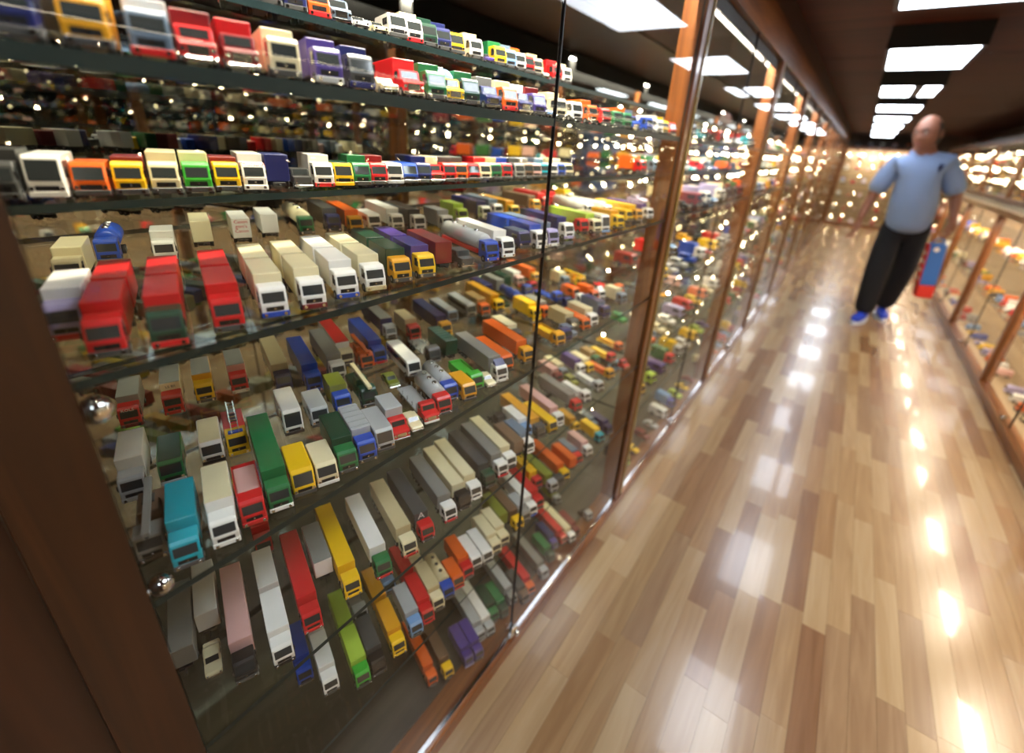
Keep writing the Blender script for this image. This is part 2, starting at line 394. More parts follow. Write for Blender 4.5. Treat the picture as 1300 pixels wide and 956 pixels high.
for z in EZ[1:]:
    o = link('glass_shelf', pane_mesh(-0.44,1.0,YE+0.02,YE+0.399,z-0.006,z,True), None, t); o.data.materials[0] = M['shelf']
for u0, u1 in ((-0.40,0.26),(0.30,0.96)):
    o = link('front_pane', pane_mesh(u0,u1,YE-0.03,YE-0.026,0.06,1.60,True), None, t); o.data.materials[0] = M['pane']
for z in EZ:
    ls = link('added_sparkle_bar', boxes('added_sparkle_bar', [(-0.38,0.94,YE+0.03,YE+0.036,z+0.15,z+0.156)]), M['blackplastic'], t)  # added here too: a bar of glowing dots in place of glints
    for k in range(5):
        link('added_sparkle', sparkle_me, M['added_sparkle'], ls, (-0.36+k*0.28+rnd.uniform(-0.06,0.06), YE+0.02, z+0.15+rnd.uniform(-0.06,0.05)))
area_light('strip_light', t, (0.28,YE+0.06,1.58), 1.3, 0.05, 40.0, (1.0,0.88,0.76), (0.3,0,0))

# ------------------------------------------------------------------ model vehicles (1:87), built at the front-bottom centre, nose to +x
W2 = 0.0138
CACHE = {}
def cached(key, fn):
    if key not in CACHE: CACHE[key] = fn()
    return CACHE[key]
def R4(v): return round(v, 4)
WHEEL = lambda: cached('wheel', lambda: cyl('wheel', 0.0058, 0.0052, 12))
HUB = lambda: cached('hub', lambda: cyl('hub', 0.0028, 0.0058, 8))
def add_wheels(t, xs, r=1.0, w=W2):
    for x in xs:
        for s in (-1, 1):
            wh = link('wheel', WHEEL(), M['tyre'], t, (x, s*(w-0.0026), 0.0058*r)); wh.scale = (r, 1, r)
            link('hub', HUB(), M['hub'], wh)
def bx(t, name, x0,x1,z0,z1,mat,w=W2,b_=0.0006,y=0.0):
    key = ('bx', R4(x0),R4(x1),R4(z0),R4(z1),R4(w),R4(b_),R4(y))
    return link(name, cached(key, lambda: bevbox(name, x0,x1,y-w,y+w,z0,z1,b_)), mat, t)
def pr(t, name, prof, w, b_, mat):
    key = ('pr', tuple(prof), w, b_)
    return link(name, cached(key, lambda: prism(name, prof, w, b_)), mat, t)
def front_plate(t, name, p, q_, w, mat, off=0.0004, thick=0.0006):
    """thin raised plate on the sloping front between profile points p (low) and q (high)"""
    key = ('fp', p, q_, w, off)
    def mk():
        dx, dz = q_[0]-p[0], q_[1]-p[1]; l = math.hypot(dx, dz); nx, nz = dz/l, -dx/l
        V = []
        for o_ in (-thick, off):
            for a in (p, q_):
                for s in (-w, w): V.append((a[0]+nx*o_, s, a[1]+nz*o_))
        F = [(0,1,3,2),(4,6,7,5),(0,4,5,1),(1,5,7,3),(3,7,6,2),(2,6,4,0)]
        return raw(name, V, F)
    return link(name, cached(key, mk), mat, t)
def cab(t, c, bump, style=0, h=0.034, L=0.025):
    w = W2-0.0008
    if style == 2:    # bonneted
        prof = [(0,0.007),(0.0004,0.016),(-0.0015,0.0185),(-0.012,0.020),(-0.0155,0.0295),(-0.018,0.031),(-0.028,0.031),(-0.0295,0.029),(-0.0295,0.007)]
        body = pr(t, 'cab', [tuple(p) for p in prof], w, 0.0012, paint(c))
        front_plate(body, 'windscreen', (-0.0126,0.0215), (-0.0152,0.0288), w-0.003, M['window'])
        front_plate(body, 'grille', (0.0001,0.0085), (0.0003,0.0155), w-0.0055, M['chrome'])
        bx(t, 'bumper', -0.003,0.0016,0.004,0.0075,M['chrome'] if bump is None else paint(bump), w)
        for s in (-1,1): link('headlight', cached('hl', lambda: cyl('headlight', 0.0018, 0.0016, 10, 'x')), M['chrome'], body, (0.0006, s*(w-0.0025), 0.0125))
        for s in (-1,1): bx(body, 'side_window', -0.0262,-0.0178,0.0215,0.0283,M['window'],0.0004,0.0001,s*w)
        return 0.0295
    sl = 0.0045 if style == 0 else 0.0018
    prof = [(0,0.0065),(0.0006,0.0165),(-sl,h-0.003),(-sl-0.003,h),(-L+0.001,h),(-L,h-0.002),(-L,0.0065)]
    body = pr(t, 'cab', prof, w, 0.0010, paint(c))
    a, b_ = (0.0006-(0.0006+sl)*0.14, 0.0165+(h-0.0195)*0.14), (0.0006-(0.0006+sl)*0.84, 0.0165+(h-0.0195)*0.84)
    front_plate(body, 'windscreen', a, b_, w-0.0024, M['window'])
    front_plate(body, 'grille', (0.00012,0.0094), (0.00045,0.0142), w-0.0045, M['blackplastic'])
    front_plate(body, 'badge', (0.00022,0.0110), (0.00036,0.0128), 0.0011, M['chrome'], 0.0008)
    bx(t, 'bumper', -0.004,0.0014,0.003,0.0085,paint(bump or 'darkgrey'), w+0.0003)
    for s in (-1,1): link('headlight', cached('hl', lambda: cyl('headlight', 0.0018, 0.0016, 10, 'x')), M['chrome'], body, (0.0016, s*(w-0.0035), 0.006))
    for s in (-1,1): bx(body, 'side_window', -0.0145,-0.0055,0.0185,0.0185+(h-0.0195)*0.78,M['window'],0.0004,0.0001,s*w)
    if style == 0:
        for s in (-1,1): bx(body, 'mirror', -0.0035,-0.0022,0.019,0.0265,M['blackplastic'],0.0008,0.0001,s*(w+0.0008))
    return L
def cargo(t, name, x1, x0, c, z0=0.0095, z1=0.0435, roof=None, ribs=False, w=W2):
    o = bx(t, name, x0, x1, z0, z1, paint(c), w, 0.0007)
    if roof: bx(o, 'roof', x0+0.0002, x1-0.0002, z1-0.0004, z1+0.0006, paint(roof), w-0.0004, 0.0002)
    if ribs:
        n = max(3, int((x1-x0)/0.012))
        for k in range(n):
            x = x0+(k+0.5)*(x1-x0)/n
            bx(o, 'tarp_rib', x-0.0006, x+0.0006, z0+0.002, z1+0.0007, paint(c), w+0.0004, 0.0002)
    return o
def chassis(t, x1, x0, z0=0.005, z1=0.0095, w=0.008): return bx(t, 'chassis', x0, x1, z0, z1, M['blackplastic'], w, 0.0004)
def lettering(t, s, size, c, loc, side):
    s = s.replace('~', chr(10)).replace('_', ' ')
    me = text_mesh(s, size)
    rot = (math.pi/2, 0, math.pi/2) if side == 'front' else ((math.pi/2, 0, 0) if side == 'right' else (0, 0, math.pi/2))
    return link('lettering', me, paint(c), t, loc, rot)
def build(kind, t, c, b_, bump, op):
    roof = op.get('roof'); st = op.get('st', 0); text = op.get('text'); ribs = bool(op.get('ribs'))
    tc = op.get('tc', 'navy'); L = 0
    zt = op.get('zt', 0.0435)
    if kind == 'semi':
        l = cab(t, c, bump, st); tl = op.get('tl', 0.140)
        chassis(t, -0.004, -0.046); add_wheels(t, (-0.008, -0.036))
        tb = cargo(t, 'trailer', -l-0.006, -l-0.006-tl, b_, 0.0115, zt, roof, ribs)
        chassis(t, -l-tl*0.45, -l-tl-0.004); L = l+0.006+tl
        add_wheels(t, (-L+0.018, -L+0.031, -L+0.044))
        if text: lettering(tb, text, op.get('ts', 0.013), tc, (-l-0.006-tl*0.5, -W2-0.0001, 0.028), 'right')
        if op.get('ftext'): lettering(tb, op['ftext'], op.get('fs',0.0062), op.get('fc','red'), (-l-0.0059, 0, 0.0385 if 'fs' not in op else 0.036), 'front')
    elif kind == 'draw':
        l = cab(t, c, bump, st); chassis(t, -0.004, -0.098)
        cargo(t, 'cargo_box', -l-0.001, -0.096, b_, 0.0100, zt, roof, ribs); add_wheels(t, (-0.008, -0.078))
        if text: lettering(t, text, op.get('ts', 0.009), tc, (-0.060, -W2-0.0001, 0.028), 'right')
        tb = cargo(t, 'trailer', -0.106, -0.184, b_, 0.0100, zt, roof, ribs); chassis(t, -0.098, -0.183)
        add_wheels(t, (-0.120, -0.168)); L = 0.185
        if op.get('ftext'): lettering(t, op['ftext'], 0.0058, op.get('fc','red'), (-l-0.0008, 0, 0.0395), 'front')
    elif kind in ('rigid', 'short'):
        bl = op.get('bl', 0.070 if kind == 'rigid' else 0.048)
        l = cab(t, c, bump, st); chassis(t, -0.004, -l-bl); L = l+0.002+bl
        cargo(t, 'cargo_box', -l-0.0015, -L, b_, 0.0100, zt, roof, ribs); add_wheels(t, (-0.008, -L+0.020))
        if op.get('ftext'): lettering(t, op['ftext'], op.get('fs',0.006), op.get('fc','red'), (-l-0.0013, 0, 0.0388), 'front')
        if op.get('ctext'): lettering(t, op['ctext'], 0.0065, op.get('fc','white'), (0.0018, 0, 0.0325), 'front')
        if text: lettering(t, text, op.get('ts', 0.009), tc, (-l-bl/2, -W2-0.0001, 0.028), 'right')
    elif kind in ('van', 'bus'):
        L = op.get('L', 0.062 if kind == 'van' else 0.118); h = op.get('h', 0.0335 if kind == 'van' else 0.036)
        w = W2-0.0004
        prof = [(0,0.006),(0.0004,0.0165),(-0.0050,h-0.003),(-0.009,h),(-L+0.002,h),(-L,h-0.002),(-L,0.006)]
        body = pr(t, 'body', prof, w, 0.0014, paint(c))
        if b_ and b_ != c: bx(body, 'roof', -L+0.002, -0.009, h-0.0006, h+0.0008, paint(b_), w-0.0012, 0.0005)
        front_plate(body, 'windscreen', (0.0000,0.0176), (-0.0046,h-0.0044), w-0.0022, M['window'])
        front_plate(body, 'grille', (0.0001,0.009), (0.0003,0.0135), w-0.005, M['blackplastic'])
        bx(t, 'bumper', -0.003,0.0014,0.0035,0.0085,paint(bump or 'darkgrey'), w+0.0002)
        for s in (-1,1):
            link('headlight', cached('hl', lambda: cyl('headlight', 0.0018, 0.0016, 10, 'x')), M['chrome'], body, (0.0007, s*(w-0.0028), 0.0112))
            n = 2 if kind == 'van' else 7
            for k in range(n):
                wl = (L-0.014)/ (n if kind == 'bus' else 5)
                bx(body, 'side_window', -0.010-wl*(k+1)+0.001, -0.010-wl*k, 0.0195, h-0.0055, M['window'], 0.0004, 0.0001, s*w)
        add_wheels(t, (-0.013, -L+0.016))
        if op.get('ftext'): lettering(t, op['ftext'], 0.0052, op.get('fc','red'), (-0.0030, 0, h-0.0012), 'front')
    elif kind in ('tanker', 'tank'):
        l = cab(t, c, bump, st); tl = 0.135 if kind == 'tanker' else 0.066
        chassis(t, -0.004, -l-tl); L = l+0.005+tl
        o = link('tank', cached(('tk', tl), lambda: cyl('tank', 0.0145, tl, 20, 'x')), paint(b_), t, (-l-0.004-tl/2, 0, 0.0285))
        for s in (-1,1): link('tank_end', cached('tke', lambda: ball('tank_end', 0.0145, 2, (0.35,1,1))), paint(b_), o, (s*tl/2, 0, 0))
        for k in (-0.3, 0, 0.3): link('hatch', cached('hat', lambda: cyl('hatch', 0.004, 0.004, 10, 'z')), M['chrome'], o, (k*tl, 0, 0.0150))
        if op.get('belt'): bx(t, 'side_belt', -L+0.004, -l-0.006, 0.0105, 0.0175, paint(op['belt']), W2, 0.0005)
        add_wheels(t, (-0.008, -L+0.015, -L+0.029))
    elif kind == 'tipper':
        l = cab(t, c, bump, st); bl = op.get('bl', 0.066); L = l+0.002+bl; chassis(t, -0.004, -L)
        x0, x1 = -L, -l-0.002
        tr = link('tipper_bed', cached(('tb', R4(l), bl), lambda: boxes('tipper_bed', [(x0,x1,-W2,W2,0.010,0.012),(x0,x1,-W2,-W2+0.001,0.012,0.026),(x0,x1,W2-0.001,W2,0.012,0.026),(x0,x0+0.001,-W2+0.001,W2-0.001,0.012,0.026),(x1-0.001,x1,-W2+0.001,W2-0.001,0.012,0.029)])), paint(op.get('bed', c)), t)
        bx(t, 'load', x0+0.0012, x1-0.0012, 0.0119, 0.0225, paint(b_), W2-0.0012, 0.0012); add_wheels(t, (-0.008, -L+0.015, -L+0.029))
    elif kind == 'flat':
        l = cab(t, c, bump, st); bl = op.get('bl', 0.085); L = l+0.003+bl; chassis(t, -0.004, -L)
        bd = bx(t, 'flat_bed', -L, -l-0.003, 0.0095, 0.0125, paint(b_), W2, 0.0004)
        for k in range(4): 
            for s in (-1,1): bx(bd, 'stake', -L+0.002+k*bl/4, -L+0.0035+k*bl/4, 0.0125, 0.0205, paint(b_), 0.0007, 0.0001, s*(W2-0.001))
        bx(bd, 'headboard', -l-0.0045, -l-0.003, 0.0125, 0.027, paint(b_), W2, 0.0002)
        if op.get('load'): bx(t, 'load', -L+0.006, -l-0.010, 0.0125, 0.024, paint(op['load']), W2-0.003, 0.002)
        add_wheels(t, (-0.008, -L+0.014, -L+0.028))
    elif kind == 'unit':
        l = cab(t, c, bump, st); chassis(t, -0.004, -0.052); L = 0.054
        bx(t, 'coupling_plate', -0.045, -0.030, 0.0095, 0.0125, M['blackplastic'], 0.007, 0.0004); add_wheels(t, (-0.008, -0.034, -0.046))
    elif kind == 'trail':
        bl = op.get('bl', 0.09); L = bl+0.012
        cargo(t, 'trailer', -0.012, -L, b_, 0.0105, zt, roof, ribs); chassis(t, -0.010, -L)
        bx(t, 'drawbar', -0.012, 0.0, 0.0065, 0.0078, M['blackplastic'], 0.0012, 0.0002); add_wheels(t, (-0.026, -L+0.016, -L+0.029))
        if text: lettering(t, text, op.get('ts', 0.011), tc, (-0.012-bl/2, -W2-0.0001, 0.028), 'right')
        if op.get('ftext'): lettering(t, op['ftext'], 0.0076, op.get('fc','red'), (-0.0118, 0, 0.030), 'front')
    elif kind in ('car', 'jeep'):
        L = 0.050; w = 0.0098 if kind == 'car' else 0.0112
        prof = [(0,0.0055),(0.0002,0.0095),(-0.002,0.0115),(-0.0145,0.0125),(-0.021,0.0185),(-0.036,0.0185),(-0.0435,0.0125),(-0.0495,0.0115),(-0.05,0.0055)] if kind == 'car' else \
               [(0,0.007),(0,0.016),(-0.0135,0.017),(-0.017,0.0255),(-0.046,0.0255),(-0.048,0.024),(-0.048,0.007)]
        body = pr(t, 'body', prof, w, 0.0014, paint(c))
        if kind == 'car':
            front_plate(body, 'windscreen', (-0.0152,0.0131), (-0.0204,0.0179), w-0.0022, M['window'])
            for s in (-1,1): bx(body, 'side_window', -0.038,-0.0215,0.0130,0.0174,M['window'],0.0003,0.0001,s*w)
        else:
            front_plate(body, 'windscreen', (-0.0140,0.0182), (-0.0167,0.0248), w-0.0022, M['window'])
            for s in (-1,1): bx(body, 'side_window', -0.042,-0.020,0.0180,0.0240,M['window'],0.0003,0.0001,s*w)
        bx(t, 'bumper', -0.002,0.0012,0.004,0.0065,M['chrome'], w, 0.0004)
        for s in (-1,1): link('headlight', cached('hl2', lambda: cyl('headlight', 0.0013, 0.0012, 8, 'x')), M['chrome'], body, (0.0005, s*(w-0.0025), 0.0086))
        add_wheels(t, (-0.010, -0.039), 0.8, w)
    elif kind in ('crane', 'fire'):
        l = cab(t, c, bump, st); L = 0.098; chassis(t, -0.004, -L)
        bd = bx(t, 'equipment_body', -L, -l-0.002, 0.0095, 0.022, paint(b_), W2, 0.0008)
        if kind == 'fire':
            for s in (-1,1):
                rl = bx(t, 'ladder_rail', -L, -0.004, 0.0365, 0.0380, M['chrome'], 0.0006, 0.0002, s*0.0045)
            for k in range(9): bx(t, 'ladder_rung', -L+0.004+k*0.0108, -L+0.0048+k*0.0108, 0.0367, 0.0376, M['chrome'], 0.004, 0.0001)
            bx(t, 'ladder_mount', -0.075, -0.06, 0.022, 0.0366, paint('darkgrey'), 0.006, 0.001)
            bx(t, 'beacon', -0.012, -0.006, 0.034, 0.0375, paint('blue'), 0.009, 0.0008)
        else:
            bx(t, 'crane_cabin', -0.062, -0.040, 0.022, 0.036, paint(b_), 0.010, 0.001)
            bx(t, 'boom', -L, 0.004, 0.0375, 0.0425, paint(op.get('boom', c)), 0.0035, 0.0004)
            bx(t, 'boom_mount', -0.070, -0.055, 0.036, 0.0376, paint('darkgrey'), 0.006, 0.0003)
            link('hook', cached('hook', lambda: ball('hook', 0.0022, 1)), M['blackplastic'], t, (0.001, 0, 0.0350))
        add_wheels(t, (-0.008, -0.070, -0.084))
    if op.get('wing'):   # air deflector
        pr(t, 'deflector', [(-0.008,0.0338),(-0.020,0.0338),(-0.020,0.044)], W2-0.003, 0.0008, paint(op['wing']))
    return L
KLEN = dict(semi=0.172, draw=0.185, rigid=0.098, short=0.076, van=0.062, bus=0.118, tanker=0.166, tank=0.097, tipper=0.094, flat=0.114, unit=0.054, trail=0.102, car=0.05, jeep=0.049, crane=0.1, fire=0.1)
KWORD = dict(semi='toy articulated lorry', draw='toy drawbar lorry', rigid='toy box lorry', short='short toy box lorry', van='toy van', bus='toy coach', tanker='long toy tanker lorry', tank='small toy tanker lorry', tipper='toy tipper lorry', flat='toy flatbed lorry', unit='toy tractor unit', trail='toy trailer', car='toy car', jeep='toy off-roader', crane='toy crane lorry', fire='toy fire engine')
KNAME = dict(semi='articulated_lorry', draw='drawbar_lorry', rigid='box_lorry', short='box_lorry', van='van', bus='coach', tanker='tanker_lorry', tank='tanker_lorry', tipper='tipper_lorry', flat='flatbed_lorry', unit='tractor_unit', trail='trailer', car='car', jeep='off_roader', crane='crane_lorry', fire='fire_engine')
KCAT = dict(van='toy van', bus='toy bus', trail='toy trailer', car='toy car', jeep='toy car')
SHW = dict(S0='topmost narrow shelf', S1='second shelf from top', S2='third shelf from top', A='fourth shelf from top', B='fifth shelf from top', C='sixth shelf from top', D='lowest glass shelf', E='cabinet floor')
CN = dict(darkred='dark red', brightgreen='bright green', darkgreen='dark green', lightblue='light blue', darkgrey='dark grey', bluegrey='blue-grey')
def cn(c): return CN.get(c, c)
def look(kind, c, b_, bump, op):
    w = KWORD[kind]
    if kind in ('van','bus','car','jeep'):
        s = '%s %s' % (cn(c), w)
        if b_ and b_ != c: s += ' with %s roof' % cn(b_)
    elif kind == 'unit': s = '%s %s' % (cn(c), w)
    elif kind == 'trail': s = '%s %s' % (cn(b_), w)
    elif c == b_: s = 'all %s %s' % (cn(c), w)
    else:
        part = {'semi':'trailer','draw':'boxes','rigid':'box','short':'box','tanker':'tank','tank':'tank','tipper':'load','flat':'bed','crane':'body','fire':'body'}[kind]
        s = '%s with %s cab and %s %s' % (w, cn(c), cn(b_), part)
    if bump and len(s.split()) < 8 and kind not in ('trail','unit'): s += ', %s bumper' % cn(bump)
    return s

